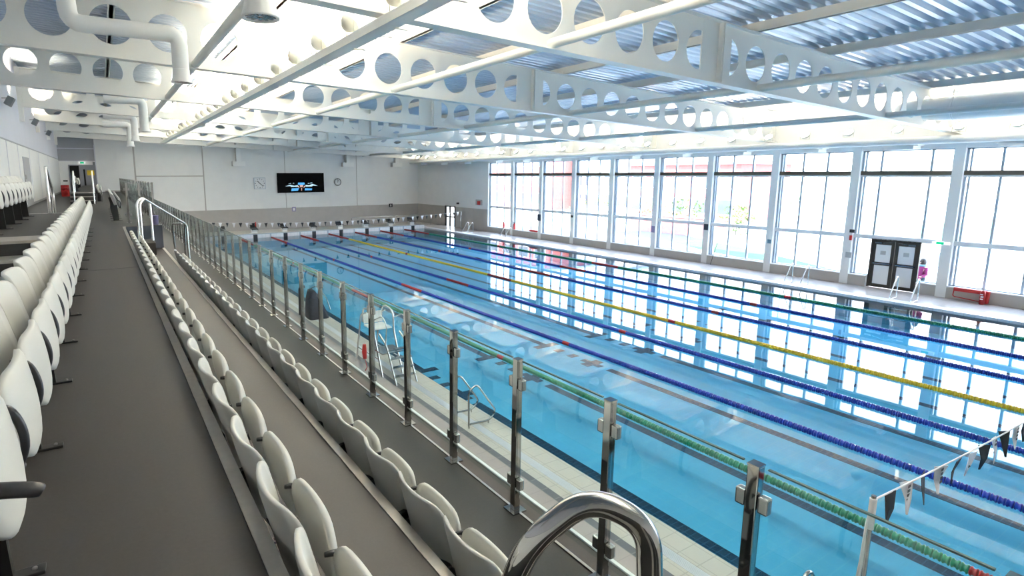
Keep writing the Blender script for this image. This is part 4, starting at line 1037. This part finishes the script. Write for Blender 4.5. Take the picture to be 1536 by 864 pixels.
# the person outside
def person(label, loc, rz):
    t = thing('person', label, 'person', loc, rz)
    me = bpy.data.meshes.new('body')
    V = {'pel':(0,0,.86,.125),'sp':(0,.0,1.08,.125),'ch':(0,0,1.26,.14),'nk':(0,.01,1.40,.05),'hd':(0,.0,1.53,.085),'ht':(0,0,1.63,.06),
         'hl':(-.09,0,.82,.085),'kl':(-.1,.03,.46,.058),'al':(-.1,-.02,.08,.04),'tl':(-.1,.14,.03,.032),
         'hr':(.09,0,.82,.085),'kr':(.1,.05,.46,.058),'ar':(.1,.02,.08,.04),'tr':(.1,.18,.03,.032),
         'sl':(-.19,0,1.32,.06),'el':(-.24,.02,1.05,.042),'wl':(-.19,.2,.95,.03),'fl':(-.15,.28,.95,.026),
         'sr':(.19,0,1.32,.06),'er':(.25,.03,1.06,.042),'wr':(.17,.22,.98,.03),'fr':(.12,.29,.98,.026)}
    K = list(V); E = [('pel','sp'),('sp','ch'),('ch','nk'),('nk','hd'),('hd','ht'),('pel','hl'),('hl','kl'),('kl','al'),('al','tl'),('pel','hr'),('hr','kr'),('kr','ar'),('ar','tr'),('ch','sl'),('sl','el'),('el','wl'),('wl','fl'),('ch','sr'),('sr','er'),('er','wr'),('wr','fr')]
    me.from_pydata([V[k][:3] for k in K], [(K.index(a), K.index(b_)) for a, b_ in E], []); me.materials.append(M['skin'])
    o = bpy.data.objects.new('body', me); COL.objects.link(o); o.parent = t
    md = o.modifiers.new('skin', 'SKIN'); md.use_smooth_shade = True
    for i, k in enumerate(K): me.skin_vertices[0].data[i].radius = (V[k][3], V[k][3])
    me.skin_vertices[0].data[0].use_root = True
    o.modifiers.new('sub', 'SUBSURF').levels = 1
    b = MB(); b.lathe([(.15,.84),(.165,.95),(.16,1.1),(.175,1.25),(.17,1.34),(.07,1.43)], 16)
    for s_ in (-1, 1): b.tube([(.17*s_,0,1.33),(.245*s_,.02,1.05),(.19*s_,.19,.96)], [.075,.058,.045], 10)
    b.build('jacket', 'pink', t)
    b = MB()
    for s_, dy in ((-1, .03), (1, .05)): b.tube([(.08*s_,0,.90),(.1*s_,dy,.46),(.1*s_,0,.09)], [.105,.075,.06], 10)
    b.build('trousers', 'dark', t)
    b = MB(); b.lathe([(.001,1.71),(.07,1.69),(.108,1.62),(.115,1.55),(.105,1.47)], 14, (0,-.03,0)); b.build('hair', 'hair', t)
    b = MB(); b.tube([(.1*math.cos(a*PI/6), .1*math.sin(a*PI/6), 1.41) for a in range(12)], .045, 8, closed=True); b.build('scarf', 'lightblue', t)
    b = MB()
    for s_ in (-1, 1): b.sphere((.03*s_, .085, 1.55), .010, 6, 4)
    b.build('eyes', 'ink', t)
    b = MB(); b.bar((0,.085,1.55),(0,.105,1.515),.018,.02); b.bar((-.02,.088,1.485),(.02,.088,1.485),.008,.008); b.build('nose', 'skin', t)
person('person in magenta jacket and pale blue scarf outside by the double doors', (30.1, 9.72, GZ), 1.2)

# ------------------------------------------------------------------ light
wd = bpy.data.worlds.new('sky'); SC.world = wd; wd.use_nodes = True; nt = wd.node_tree; bg = nt.nodes['Background']
tc = nt.nodes.new('ShaderNodeTexCoord'); sp = nt.nodes.new('ShaderNodeSeparateXYZ'); rp = nt.nodes.new('ShaderNodeValToRGB')
rp.color_ramp.elements[0].position = .0; rp.color_ramp.elements[0].color = (.95, .97, 1, 1); rp.color_ramp.elements[1].position = .6; rp.color_ramp.elements[1].color = (.55, .75, 1, 1)
nt.links.new(tc.outputs['Generated'], sp.inputs[0]); nt.links.new(sp.outputs['Z'], rp.inputs[0]); nt.links.new(rp.outputs[0], bg.inputs[0])
bg.inputs[1].default_value = 2.8
sl = bpy.data.lights.new('sun', 'SUN'); sl.energy = 6.5; sl.angle = .01; sl.color = (1, .96, .9)
so = bpy.data.objects.new('sun', sl); COL.objects.link(so); so.rotation_euler = Vector((.62, .25, -.85)).to_track_quat('-Z', 'Y').to_euler()

SC.cycles.max_bounces = 10; SC.cycles.diffuse_bounces = 5; SC.cycles.glossy_bounces = 5; SC.cycles.transparent_max_bounces = 64
SC.cycles.sample_clamp_indirect = 8
SC.cycles.use_denoising = True
SC.view_settings.view_transform = 'Standard'; SC.view_settings.look = 'None'; SC.view_settings.gamma = 1; SC.view_settings.use_curve_mapping = False
SC.view_settings.exposure = 2.28
